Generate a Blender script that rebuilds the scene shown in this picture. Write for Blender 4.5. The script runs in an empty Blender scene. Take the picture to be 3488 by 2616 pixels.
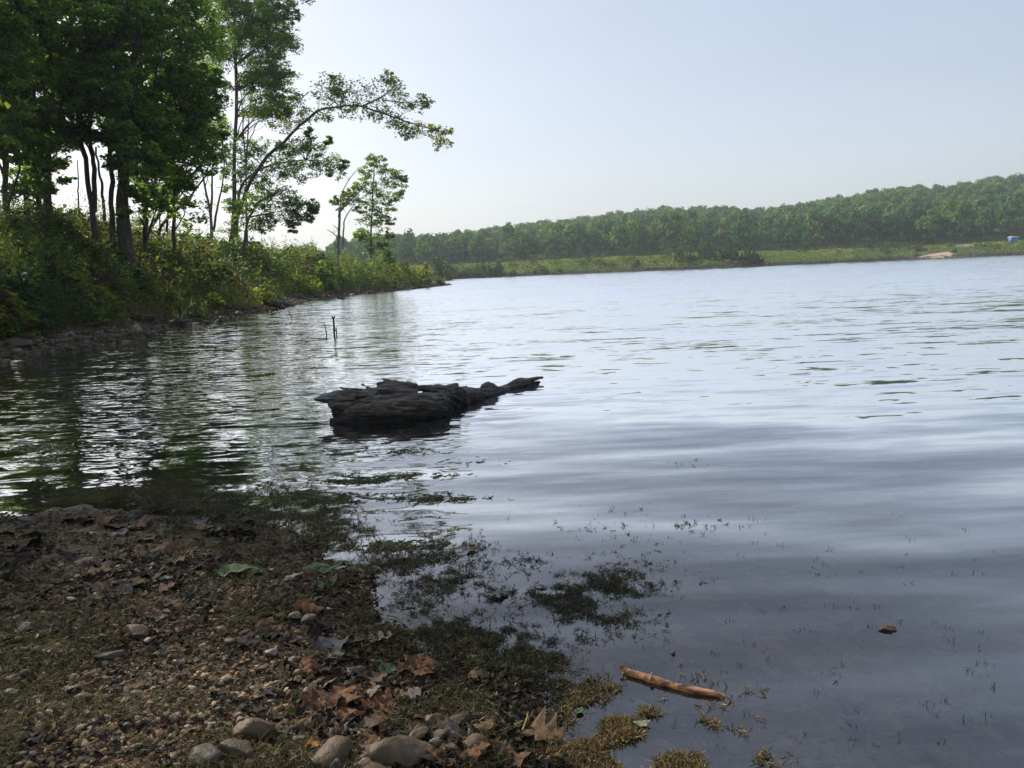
import bpy, bmesh, math, random
import numpy as np
from mathutils import Vector, Matrix

R = math.radians
rng = np.random.default_rng(7)
random.seed(7)
S = bpy.context.scene
COL = S.collection

# ------------------------------------------------------------------ camera
CAMZ = 1.3
F = 2600.0
PITCH, ROLL = R(8.42), R(2.39)
f_ = np.array([0, math.cos(PITCH), -math.sin(PITCH)])
r0 = np.array([1.0, 0, 0]); u0 = np.cross(r0, f_)
r_ = r0*math.cos(ROLL) - u0*math.sin(ROLL)
u_ = r0*math.sin(ROLL) + u0*math.cos(ROLL)
cam_d = bpy.data.cameras.new("camera"); cam = bpy.data.objects.new("camera", cam_d)
COL.objects.link(cam); S.camera = cam
cam_d.sensor_width = 36; cam_d.lens = 36*F/3488; cam_d.clip_start = 0.05; cam_d.clip_end = 6000
M = Matrix(((r_[0], u_[0], -f_[0], 0), (r_[1], u_[1], -f_[1], 0), (r_[2], u_[2], -f_[2], CAMZ), (0, 0, 0, 1)))
cam.matrix_world = M

# ------------------------------------------------------------------ light
SUN_AZ, SUN_EL = R(-47), R(33)          # azimuth from +Y towards +X
w = bpy.data.worlds.new("World"); S.world = w; w.use_nodes = True
nt = w.node_tree; nt.nodes.clear()
sky = nt.nodes.new('ShaderNodeTexSky'); sky.sky_type = 'NISHITA'; sky.sun_disc = False
sky.sun_elevation = SUN_EL; sky.sun_rotation = SUN_AZ
sky.air_density = 1.0; sky.dust_density = 2.6; sky.ozone_density = 1.0; sky.altitude = 200
hs = nt.nodes.new('ShaderNodeHueSaturation'); hs.inputs['Saturation'].default_value = 1.0
bg = nt.nodes.new('ShaderNodeBackground'); bg.inputs[1].default_value = 0.15
gm = nt.nodes.new('ShaderNodeGamma'); gm.inputs[1].default_value = .5      # hazy summer sky: a flatter gradient
mu = nt.nodes.new('ShaderNodeVectorMath'); mu.operation = 'SCALE'; mu.inputs['Scale'].default_value = 1.75
wo = nt.nodes.new('ShaderNodeOutputWorld')
nt.links.new(sky.outputs[0], gm.inputs[0]); nt.links.new(gm.outputs[0], mu.inputs[0]); nt.links.new(mu.outputs[0], hs.inputs['Color']); 
tc = nt.nodes.new('ShaderNodeTexCoord'); mpp = nt.nodes.new('ShaderNodeMapping'); mpp.inputs['Scale'].default_value = (1.2, 1.2, 4.0); nz = nt.nodes.new('ShaderNodeTexNoise'); nz.inputs['Scale'].default_value = 1.6; nz.inputs['Detail'].default_value = 4
mr = nt.nodes.new('ShaderNodeMapRange'); mr.inputs[1].default_value = .3; mr.inputs[2].default_value = .7; mr.inputs[3].default_value = .97; mr.inputs[4].default_value = 1.05
tn = nt.nodes.new('ShaderNodeVectorMath'); tn.operation = 'MULTIPLY'; tn.inputs[1].default_value = (1.04, 1.06, 1.12); t2 = nt.nodes.new('ShaderNodeVectorMath'); t2.operation = 'SCALE'
nt.links.new(tc.outputs['Generated'], mpp.inputs[0]); nt.links.new(mpp.outputs[0], nz.inputs['Vector']); nt.links.new(nz.outputs['Fac'], mr.inputs[0])
nt.links.new(hs.outputs[0], tn.inputs[0]); nt.links.new(tn.outputs[0], t2.inputs[0]); nt.links.new(mr.outputs[0], t2.inputs['Scale']); nt.links.new(t2.outputs[0], bg.inputs[0]); nt.links.new(bg.outputs[0], wo.inputs[0])
sd = bpy.data.lights.new("sun", 'SUN'); sun = bpy.data.objects.new("sun", sd); COL.objects.link(sun)
sd.energy = 4.3; sd.angle = R(1.0); sd.color = (1.0, 0.93, 0.82)
sv = Vector((math.sin(SUN_AZ)*math.cos(SUN_EL), math.cos(SUN_AZ)*math.cos(SUN_EL), math.sin(SUN_EL)))
sun.rotation_euler = sv.to_track_quat('Z', 'Y').to_euler()
S.view_settings.view_transform = 'Standard'; S.view_settings.look = 'None'
S.view_settings.exposure = 0.35; S.view_settings.gamma = 1.0
cy = S.cycles
cy.use_denoising = True; cy.max_bounces = 7; cy.diffuse_bounces = 3; cy.glossy_bounces = 3
cy.transmission_bounces = 4; cy.transparent_max_bounces = 8; cy.sample_clamp_indirect = 4.0
cy.caustics_reflective = False; cy.caustics_refractive = False
cy.volume_bounces = 0

# ------------------------------------------------------------------ air
def haze():
    me = bpy.data.meshes.new('haze'); bm = bmesh.new(); bmesh.ops.create_cube(bm, size=1.0); bm.to_mesh(me); bm.free()
    o = bpy.data.objects.new('haze', me); COL.objects.link(o); o['kind'] = 'stuff'; o['label'] = 'thin pale summer haze over the lake'; o['category'] = 'haze'
    o.scale = (5400, 5400, 120); o.location = (0, 0, 60-45)
    m = bpy.data.materials.new('haze'); m.use_nodes = True; t = m.node_tree; t.nodes.clear(); v = t.nodes.new('ShaderNodeVolumePrincipled'); v.inputs['Color'].default_value = (.84, .92, 1, 1)
    v.inputs['Density'].default_value = .0005; v.inputs['Anisotropy'].default_value = .3; u = t.nodes.new('ShaderNodeOutputMaterial'); t.links.new(v.outputs[0], u.inputs['Volume']); me.materials.append(m)
haze()

# ------------------------------------------------------------------ helpers
CP = np.array([0, 0, CAMZ])
def ray(px, py):
    px = np.asarray(px, float); py = np.asarray(py, float)
    X = (px-1744)/F; Y = (1308-py)/F
    return f_ + X[..., None]*r_ + Y[..., None]*u_
def PY(px, py, D):                      # the point on that line of sight at distance y = D
    d = ray(px, py); return CP + d*(np.asarray(D, float)/d[..., 1])[..., None]
def PZ(px, py, z=0.0):                  # ... at height z
    d = ray(px, py); return CP + d*((z-CAMZ)/d[..., 2])[..., None]
def pxof(x, y, z=0.0):                  # photo pixel of a world point
    v = np.stack([x, y, np.zeros_like(x)+z-CAMZ], -1)
    c = v@f_; return 1744+F*(v@r_)/c, 1308-F*(v@u_)/c
def hyp(px): return 923-0.0418*(px-1744)

def vnoise(x, y, seed=0):
    xi = np.floor(x).astype(np.int64); yi = np.floor(y).astype(np.int64)
    fx = x-xi; fy = y-yi; fx = fx*fx*(3-2*fx); fy = fy*fy*(3-2*fy)
    def h(a, b):
        n = (a*374761393 + b*668265263 + seed*1442695041) & 0xffffffff
        n = ((n ^ (n >> 13))*1274126177) & 0xffffffff
        return ((n ^ (n >> 16)) & 0xffff)/65535.0
    return (h(xi, yi)*(1-fx)+h(xi+1, yi)*fx)*(1-fy)+(h(xi, yi+1)*(1-fx)+h(xi+1, yi+1)*fx)*fy
def fbm(x, y, seed=0, o=4):
    s = 0; a = 0.5
    for i in range(o):
        s = s+a*vnoise(x, y, seed+i); x = x*2.03+7.1; y = y*2.03+3.7; a *= 0.5
    return s
def sstep(a, b, x):
    t = np.clip((x-a)/(b-a), 0, 1); return t*t*(3-2*t)
def unit(v): return v/np.maximum(np.linalg.norm(v, axis=-1, keepdims=True), 1e-9)
def rdir(n):
    return unit(rng.normal(size=(n, 3)))

def mesh(name, V, Fc, mat, attrs=None, smooth=False, mats=None, mi=None):
    V = np.asarray(V, np.float32); Fc = np.asarray(Fc, np.int32); k = Fc.shape[1]; n = len(Fc)
    me = bpy.data.meshes.new(name)
    me.vertices.add(len(V)); me.vertices.foreach_set('co', V.ravel())
    me.loops.add(n*k); me.loops.foreach_set('vertex_index', Fc.ravel())
    me.polygons.add(n); me.polygons.foreach_set('loop_start', np.arange(0, n*k, k, dtype=np.int32))
    me.polygons.foreach_set('loop_total', np.full(n, k, np.int32))
    if smooth: me.polygons.foreach_set('use_smooth', np.ones(n, bool))
    for m in (mats or [mat]): me.materials.append(m)
    if mi is not None: me.polygons.foreach_set('material_index', np.asarray(mi, np.int32))
    for a, v in (attrs or {}).items():
        v = np.asarray(v, np.float32)
        dom = 'FACE' if v.shape[0] == n and v.shape[0] != len(V) else 'POINT'
        if v.ndim == 2: at = me.attributes.new(a, 'FLOAT_VECTOR', dom); at.data.foreach_set('vector', v.ravel())
        else: at = me.attributes.new(a, 'FLOAT', dom); at.data.foreach_set('value', v)
    me.update(calc_edges=True)
    return me
def obj(name, me, parent=None, label=None, cat=None, group=None, kind=None, loc=None):
    o = bpy.data.objects.new(name, me); COL.objects.link(o)
    if parent: o.parent = parent
    if loc is not None: o.location = loc
    if label: o['label'] = label
    if cat: o['category'] = cat
    if group: o['group'] = group
    if kind: o['kind'] = kind
    return o

class MB:
    """collects pieces (verts, quads) with a colour per face"""
    def __init__(s): s.V = []; s.F = []; s.C = []; s.n = 0
    def add(s, V, Fc, C=None):
        V = np.asarray(V, float).reshape(-1, 3); Fc = np.asarray(Fc, np.int64)
        if Fc.shape[1] == 3: Fc = np.c_[Fc, Fc[:, 2]]
        s.V.append(V); s.F.append(Fc+s.n); s.n += len(V)
        C = np.array((.1, .1, .1)) if C is None else np.asarray(C, float)
        s.C.append(np.broadcast_to(C, (len(Fc), 3)))
    def build(s, name, mat, smooth=False, off=None):
        V = np.concatenate(s.V); Fc = np.concatenate(s.F); C = np.concatenate(s.C)
        if off is not None: V = V-np.asarray(off)
        tri = Fc[:, 2] == Fc[:, 3]
        if tri.any() and not tri.all():
            q = Fc[~tri]; t = Fc[tri][:, :3]
            Fc2 = np.concatenate([q[:, [0, 1, 2]], q[:, [0, 2, 3]], t]); C = np.concatenate([C[~tri], C[~tri], C[tri]])
            return mesh(name, V, Fc2, mat, {'col': C}, smooth)
        if tri.all(): return mesh(name, V, Fc[:, :3], mat, {'col': C}, smooth)
        return mesh(name, V, Fc, mat, {'col': C}, smooth)

def tube(mb, pts, rad, sides=7, C=None, wob=0.0):
    pts = np.asarray(pts, float); n = len(pts); rad = np.broadcast_to(np.asarray(rad, float), (n,))
    T = unit(np.gradient(pts, axis=0)); ref = np.array([0.13, 1, 0.07]) if abs(T[0][2]) > .7 else np.array([0.05, 0.1, 1])
    A = unit(np.cross(T, ref)); B = np.cross(T, A)
    an = np.linspace(0, 2*np.pi, sides, endpoint=False)
    rr = rad[:, None]*(1+wob*rng.normal(size=(n, sides)))
    V = pts[:, None]+rr[..., None]*(A[:, None]*np.cos(an)[None, :, None]+B[:, None]*np.sin(an)[None, :, None])
    i = np.arange(n-1)[:, None]*sides; j = np.arange(sides)[None]; k = (j+1) % sides
    Fc = np.stack([i+j, i+k, i+k+sides, i+j+sides], -1).reshape(-1, 4)
    V = V.reshape(-1, 3); base = len(V)
    V = np.concatenate([V, pts[[0, -1]]])
    c0 = np.stack([np.arange(sides), np.full(sides, base), np.full(sides, base), (np.arange(sides)+1) % sides], -1)[:, [0, 3, 1, 1]]
    o = (n-1)*sides
    c1 = np.stack([o+np.arange(sides), o+(np.arange(sides)+1) % sides, np.full(sides, base+1), np.full(sides, base+1)], -1)[:, [1, 0, 2, 2]]
    mb.add(V, np.concatenate([Fc, c0, c1]), C)
def smooth_path(pts, n=16):
    pts = np.asarray(pts, float)
    if len(pts) < 3: return pts[0]+(pts[-1]-pts[0])*np.linspace(0, 1, n)[:, None]
    P = np.concatenate([[2*pts[0]-pts[1]], pts, [2*pts[-1]-pts[-2]]]); out = []
    m = max(2, n//(len(pts)-1))
    for i in range(1, len(P)-2):
        t = np.linspace(0, 1, m, endpoint=(i == len(P)-3))[:, None]
        a, b, c, d = P[i-1], P[i], P[i+1], P[i+2]
        out.append(0.5*((2*b)+(c-a)*t+(2*a-5*b+4*c-d)*t*t+(3*b-a-3*c+d)*t**3))
    return np.concatenate(out)

def leaves(mb, C, L, W, col, up=0.5, droop=0.0, axis=None):
    """a folded leaf on each centre"""
    n = len(C); L = np.broadcast_to(L, (n,)); W = np.broadcast_to(W, (n,))
    nrm = rdir(n); nrm[:, 2] = np.abs(nrm[:, 2])+up; nrm = unit(nrm)
    a = rdir(n) if axis is None else unit(axis+0.5*rdir(n))
    a[:, 2] -= droop; a = unit(a-nrm*(a*nrm).sum(1)[:, None]) if axis is None else unit(a)
    if axis is not None: nrm = unit(np.cross(a, rdir(n)))
    b = np.cross(nrm, a)
    fold = (W*0.25)[:, None]*nrm
    v0 = C-a*(L/2)[:, None]; v2 = C+a*(L/2)[:, None]
    v1 = C+b*(W/2)[:, None]+fold-a*(L*.06)[:, None]; v3 = C-b*(W/2)[:, None]+fold-a*(L*.06)[:, None]
    V = np.stack([v0, v1, v2, v3], 1).reshape(-1, 3)
    Fc = np.arange(n*4).reshape(-1, 4)
    mb.add(V, Fc, col)

# ------------------------------------------------------------------ materials
def newmat(name):
    m = bpy.data.materials.new(name); m.use_nodes = True; t = m.node_tree; t.nodes.clear(); return m, t
class NB:
    def __init__(s, t): s.t = t
    def n(s, typ, **kw):
        o = s.t.nodes.new(typ); ins = kw.pop('i', {})
        for k, v in kw.items(): setattr(o, k, v)
        for k, v in ins.items():
            if isinstance(v, bpy.types.NodeSocket): s.t.links.new(v, o.inputs[k])
            else: o.inputs[k].default_value = v
        return o
    def math(s, op, a, b=0.0, c=0.0):
        o = s.n('ShaderNodeMath', operation=op, i={0: a, 1: b, 2: c}); return o.outputs[0]
    def vm(s, op, a, b=None, sc=None):
        i = {0: a}
        if b is not None: i[1] = b
        if sc is not None: i['Scale'] = sc
        o = s.n('ShaderNodeVectorMath', operation=op, i=i); return o.outputs[0]
    def pos(s): return s.n('ShaderNodeNewGeometry').outputs['Position']
    def noise(s, vec, scale, detail=4, rough=0.55, out='Fac'):
        return s.n('ShaderNodeTexNoise', i={'Vector': vec, 'Scale': scale, 'Detail': detail, 'Roughness': rough}).outputs[out]
    def ramp(s, fac, stops):
        r = s.n('ShaderNodeValToRGB', i={0: fac}); e = r.color_ramp.elements
        e[0].position = stops[0][0]; e[0].color = (*stops[0][1], 1); e[1].position = stops[-1][0]; e[1].color = (*stops[-1][1], 1)
        for p, c in stops[1:-1]:
            x = e.new(p); x.color = (*c, 1)
        return r.outputs[0]
    def mix(s, fac, a, b, bt='MIX'):
        m = s.n('ShaderNodeMix', data_type='RGBA', blend_type=bt)
        for k, v in ((0, fac), (6, a), (7, b)):
            if isinstance(v, bpy.types.NodeSocket): s.t.links.new(v, m.inputs[k])
            else: m.inputs[k].default_value = v if k == 0 else (*v, 1)
        return m.outputs[2]
    def out(s, sh, disp=None):
        o = s.n('ShaderNodeOutputMaterial'); s.t.links.new(sh, o.inputs[0])

def foliage(name, trans=0.45, rough=0.5, tgain=1.5, spec=0.3):
    m, t = newmat(name); b = NB(t)
    c = b.n('ShaderNodeAttribute', attribute_name='col').outputs['Vector']
    c2 = b.mix(1.0, c, (tgain, tgain*1.05, tgain*0.5), 'MULTIPLY')
    p = b.n('ShaderNodeBsdfPrincipled', i={'Base Color': c, 'Roughness': rough, 'Specular IOR Level': spec})
    tr = b.n('ShaderNodeBsdfTranslucent', i={'Color': c2})
    mx = b.n('ShaderNodeMixShader', i={0: trans, 1: p.outputs[0], 2: tr.outputs[0]})
    b.out(mx.outputs[0]); return m
M_leaf = foliage('leaf_green', .55, .6, 3.0, .12)
M_far = foliage('leaf_far', .3, .8, 1.4, .05)
M_under = foliage('leaf_undergrowth', .42, .6, 2.2, .12)

def simple(name, colnodes, rough=0.8, bump=None, spec=0.3, coat=0.0):
    m, t = newmat(name); b = NB(t)
    c = colnodes(b); i = {'Base Color': c, 'Roughness': rough, 'Specular IOR Level': spec, 'Coat Weight': coat, 'Coat Roughness': .15}
    if bump:
        bn = b.n('ShaderNodeBump', i={'Height': bump[0](b), 'Strength': bump[1], 'Distance': bump[2]}); i['Normal'] = bn.outputs[0]
    p = b.n('ShaderNodeBsdfPrincipled', i=i); b.out(p.outputs[0]); return m
def attrc(b): return b.n('ShaderNodeAttribute', attribute_name='col').outputs['Vector']
def bark_c(b):
    p = b.n('ShaderNodeMapping', i={'Vector': b.pos(), 'Scale': (9, 9, 1.6)}).outputs[0]
    return b.mix(1.0, attrc(b), b.ramp(b.noise(p, 1.6, 5, .65), [(.3, (.45, .42, .4)), (.6, (1.2, 1.15, 1.1))]), 'MULTIPLY')
def bark_h(b):
    p = b.n('ShaderNodeMapping', i={'Vector': b.pos(), 'Scale': (12, 12, 2.2)}).outputs[0]
    return b.noise(p, 1.6, 5, .65)
M_bark = simple('bark', bark_c, .9, (bark_h, 1.0, .03))
def stone_c(b):
    n1 = b.ramp(b.noise(b.pos(), 30, 5, .6), [(.3, (.7, .68, .66)), (.7, (1.25, 1.2, 1.15))])
    n2 = b.ramp(b.noise(b.pos(), 7, 3, .5), [(.42, (.6, .58, .5)), (.6, (1, 1, 1))])
    return b.mix(1.0, b.mix(1.0, attrc(b), n1, 'MULTIPLY'), n2, 'MULTIPLY')
M_stone = simple('stone', stone_c, .6, (lambda b: b.noise(b.pos(), 60, 5, .6), .5, .01), .4)
M_pebble = simple('pebble', attrc, .7, None, .1)
M_weed = foliage('wet_weed', .25, .45, 1.5, .3)
def dl_c(b):
    return b.mix(1.0, attrc(b), b.ramp(b.noise(b.pos(), 55, 4, .6), [(.3, (.5, .48, .45)), (.7, (1.3, 1.25, 1.2))]), 'MULTIPLY')
M_dead = simple('dead_leaf', dl_c, .7, (lambda b: b.noise(b.pos(), 90, 3, .6), .5, .004), .1)

# ------------------------------------------------------------------ lake outline and terrain heights
near = [(-600, 1800), (-250, 1765), (0, 1752), (300, 1745), (600, 1760), (820, 1790), (960, 1835), (1080, 1880), (1170, 1930), (1270, 1960), (1320, 2040),
        (1310, 2110), (1380, 2190), (1540, 2220), (1690, 2320), (1770, 2420), (1830, 2520), (1860, 2616), (1860, 2900), (1900, 3300)]
bank = [(0, 1236), (117, 1209), (240, 1190), (348, 1174), (459, 1157), (522, 1141), (592, 1118), (700, 1101), (821, 1074), (951, 1055), (1000, 1042),
        (1057, 1024), (1179, 1008), (1342, 992), (1443, 982), (1533, 971)]
nearw = PZ(*np.array(near, float).T)[:, :2]
bankw = PZ(*np.array(bank, float).T)[:, :2]
fpx = np.array([1050, 1300, 1480, 1600, 1900, 2200, 2500, 2750, 2990, 3100, 3260, 3488, 3800])
fD = np.array([172, 176, 178, 182, 176, 172, 168, 180, 205, 205, 196, 190, 180.])
farw = PY(fpx, hyp(fpx), fD)[:, :2]
poly = np.concatenate([nearw[::-1], [(-9.5, 5.2), (-13.2, 8.5), (-13.0, 11.5), (-11.7, 13.5)], bankw,
                       [(bankw[-1][0]+.1, bankw[-1][1]+3), (-10, 99), (-22, 108), (-50, 130), (-72, 155)], farw, [(230, 150), (230, -40), (9, -12), (2.2, -2)]])
def sdist(x, y):
    """signed distance to the lake outline, positive on land"""
    sh = x.shape; p = np.stack([x.ravel(), y.ravel()], -1); d2 = np.full(len(p), 1e12); ins = np.zeros(len(p), bool)
    for a, b in zip(poly, np.roll(poly, -1, 0)):
        ab = b-a; t = np.clip(((p-a)@ab)/(ab@ab), 0, 1); q = p-a-t[:, None]*ab
        d2 = np.minimum(d2, (q*q).sum(1))
        c = (a[1] > p[:, 1]) != (b[1] > p[:, 1])
        with np.errstate(all='ignore'):
            ins ^= c & (p[:, 0] < (b[0]-a[0])*(p[:, 1]-a[1])/(b[1]-a[1])+a[0])
    d = np.sqrt(d2); return np.where(ins, -d, d).reshape(sh)
skx = np.array([-3000, 900, 1100, 1250, 1350, 1440, 1500, 1560, 1700, 1850, 2000, 2150, 2300, 2450, 2600, 2700, 2800, 2900, 3000, 3200, 3330, 3488, 3900, 6000])
sky_y = np.array([1090, 965, 900, 840, 818, 818, 832, 812, 797, 775, 757, 735, 724, 722, 728, 712, 699, 683, 664, 648, 630, 604, 560, 500.])
def height(x, y):
    d = sdist(x, y)
    yy = np.maximum(y, 1.0)
    n1 = fbm(x*.5+3, y*.5, 11)-.47; n2 = fbm(x*3, y*3, 21)-.47; n3 = fbm(x*14, y*14, 31, 3)-.44; n0 = fbm(x*.06, y*.06, 41)-.47
    dn = d+n2*.35*sstep(4, 12, y)
    # beach
    zb = np.where(d > 0, .075*d+.06*(1-np.exp(-d/.8)), .11*d) + n2*.07 + n3*.03
    zb = np.where(d > 0, np.minimum(zb, 1.4+n1*.5), np.maximum(zb, -2.2))
    zb = zb + .05*n1
    # bank
    pl = np.interp(y, [0, 12, 40, 60, 80, 92], [2.8, 3.3, 3.3, 2.6, 1.6, .7])
    zk = np.where(dn > 0, .22*np.minimum(dn, 1.5)+(pl-.3)*sstep(.9, 7.0, dn), .3*dn) + n2*.12 + n1*.35*sstep(1, 5, dn)
    zk = np.maximum(zk, -2.2)
    # far side
    px = np.where(y > 20, 1744+F*x/yy, -3000)
    zr = CAMZ+(hyp(px)-np.interp(px, skx, sky_y))/F*400-7.3
    fr = np.clip((y-222)/(400-222), 0, 1)
    zf = np.where(d > 0, 2.2*sstep(0, 14, d)+.35*np.minimum(d, 1.5), .2*d)
    zf = zf + (np.maximum(zr, 1)-2.2)*fr**.85*(y > 222) + n0*2.0*sstep(20, 60, d)
    zf = zf - sstep(400, 900, y)*30
    zf = np.maximum(zf, np.where(d > 0, .05, -2.5))
    k1 = sstep(5.5, 10, y)*sstep(0.5, -3.5, x); k1 = np.where(y > 12, 1.0, k1)
    z = zb*(1-k1)+zk*k1
    k2 = sstep(105, 150, y); z = z*(1-k2)+zf*k2
    return z, d
def T(x, y):
    x = np.atleast_1d(np.asarray(x, float)); y = np.atleast_1d(np.asarray(y, float)); return height(x, y)[0]
def T1(x, y): return float(T(x, y)[0])
def on_ground(px, py):
    """where lines of sight meet the near ground"""
    z = np.zeros(len(px))
    for _ in range(5):
        p = PZ(px, py, 0); d = ray(px, py); p = CP+d*((z-CAMZ)/d[:, 2])[:, None]
        z = .5*z+.5*np.maximum(T(p[:, 0], p[:, 1]), 0)
    return np.c_[p[:, :2], T(p[:, 0], p[:, 1])]

def polar(thetas, rs):
    Th, Rr = np.meshgrid(thetas, rs); x = Rr*np.sin(Th); y = Rr*np.cos(Th); n, m = x.shape
    i = np.arange(n-1)[:, None]*m; j = np.arange(m)[None]; k = (j+1) % m
    Fc = np.stack([i+j, i+m+j, i+m+k, i+k], -1).reshape(-1, 4)[:, ::-1]
    return x, y, Fc
th = np.concatenate([np.linspace(R(-46), R(46), 620), np.linspace(R(46), R(314), 90)[1:-1]])
rs = np.concatenate([np.geomspace(.35, 12, 480), np.geomspace(12, 260, 240)[1:], np.geomspace(260, 2500, 40)[1:]])
x, y, Fc = polar(th, rs)
z, dd = height(x, y)
V = np.stack([x, y, z], -1).reshape(-1, 3)
m_ = len(th); cz = T1(0, 0); V = np.concatenate([V, [[0, 0, cz]]])
cap = np.stack([np.arange(m_), (np.arange(m_)+1) % m_, np.full(m_, len(V)-1)], -1)
tri = np.concatenate([Fc[:, [0, 1, 2]], Fc[:, [0, 2, 3]], cap[:, ::-1]])

def ground_mat():
    m, t = newmat('ground_earth'); b = NB(t); P = b.pos()
    zc = b.n('ShaderNodeSeparateXYZ', i={0: P}); zz = zc.outputs[2]; yy = zc.outputs[1]
    vor = b.n('ShaderNodeTexVoronoi', i={'Vector': P, 'Scale': 55.0})
    vor2 = b.n('ShaderNodeTexVoronoi', i={'Vector': P, 'Scale': 16.0})
    rc = b.n('ShaderNodeSeparateColor', i={0: vor.outputs['Color']}).outputs[0]
    grit = b.ramp(rc, [(0, (.06, .042, .026)), (.5, (.12, .08, .045)), (.85, (.20, .14, .085)), (1, (.32, .26, .19))])
    soil = b.ramp(b.noise(P, 9, 6, .7), [(.3, (.03, .023, .015)), (.7, (.11, .072, .04))])
    dark = b.ramp(vor.outputs['Distance'], [(.0, (1, 1, 1)), (.75, (.3, .3, .3))])
    g = b.mix(1.0, grit, dark, 'MULTIPLY')
    near_c = b.mix(b.ramp(b.noise(P, 2.2, 4, .6), [(.38, (0, 0, 0)), (.6, (1, 1, 1))]), soil, g)
    # underwater bed: stones and patches under silt
    rc2 = b.n('ShaderNodeSeparateColor', i={0: vor2.outputs['Color']}).outputs[0]
    st = b.mix(b.ramp(rc2, [(.7, (0, 0, 0)), (.74, (1, 1, 1))]), (.10, .075, .05), (.36, .26, .17))
    silt = b.ramp(b.noise(P, 1.6, 4, .6), [(.42, (.06, .05, .04)), (.65, (.44, .30, .18))])
    bed = b.mix(.5, st, silt)
    uw = b.n('ShaderNodeMapRange', i={0: zz, 1: -.01, 2: -.05}).outputs[0]
    nc = b.mix(uw, near_c, bed)
    farm = b.n('ShaderNodeMapRange', i={0: yy, 1: 120.0, 2: 150.0}).outputs[0]
    farc = b.ramp(b.noise(P, .25, 5, .6), [(.35, (.05, .07, .022)), (.65, (.10, .12, .035))])
    rim = b.n('ShaderNodeMapRange', i={0: zz, 1: .5, 2: .8}).outputs[0]
    farc = b.mix(rim, (.07, .055, .045), farc)
    wet = b.n('ShaderNodeMapRange', i={0: b.math('ADD', zz, b.math('MULTIPLY', b.noise(P, 3, 3, .6), .06)), 1: .05, 2: .12, 3: .38, 4: 1.0}).outputs[0]
    wet = b.math('MAXIMUM', wet, uw)
    nc = b.mix(1.0, nc, b.n('ShaderNodeCombineColor', i={0: wet, 1: wet, 2: wet}).outputs[0], 'MULTIPLY'); c = b.mix(farm, nc, farc)
    h = b.math('ADD', b.math('MULTIPLY', vor.outputs['Distance'], -.5), b.noise(P, 40, 4, .6))
    bn = b.n('ShaderNodeBump', i={'Height': h, 'Strength': .8, 'Distance': .012})
    p = b.n('ShaderNodeBsdfPrincipled', i={'Base Color': c, 'Roughness': .7, 'Specular IOR Level': .12, 'Normal': bn.outputs[0]})
    b.out(p.outputs[0]); return m
obj('ground', mesh('ground', V, tri, ground_mat(), None, True), kind='structure')

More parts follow.
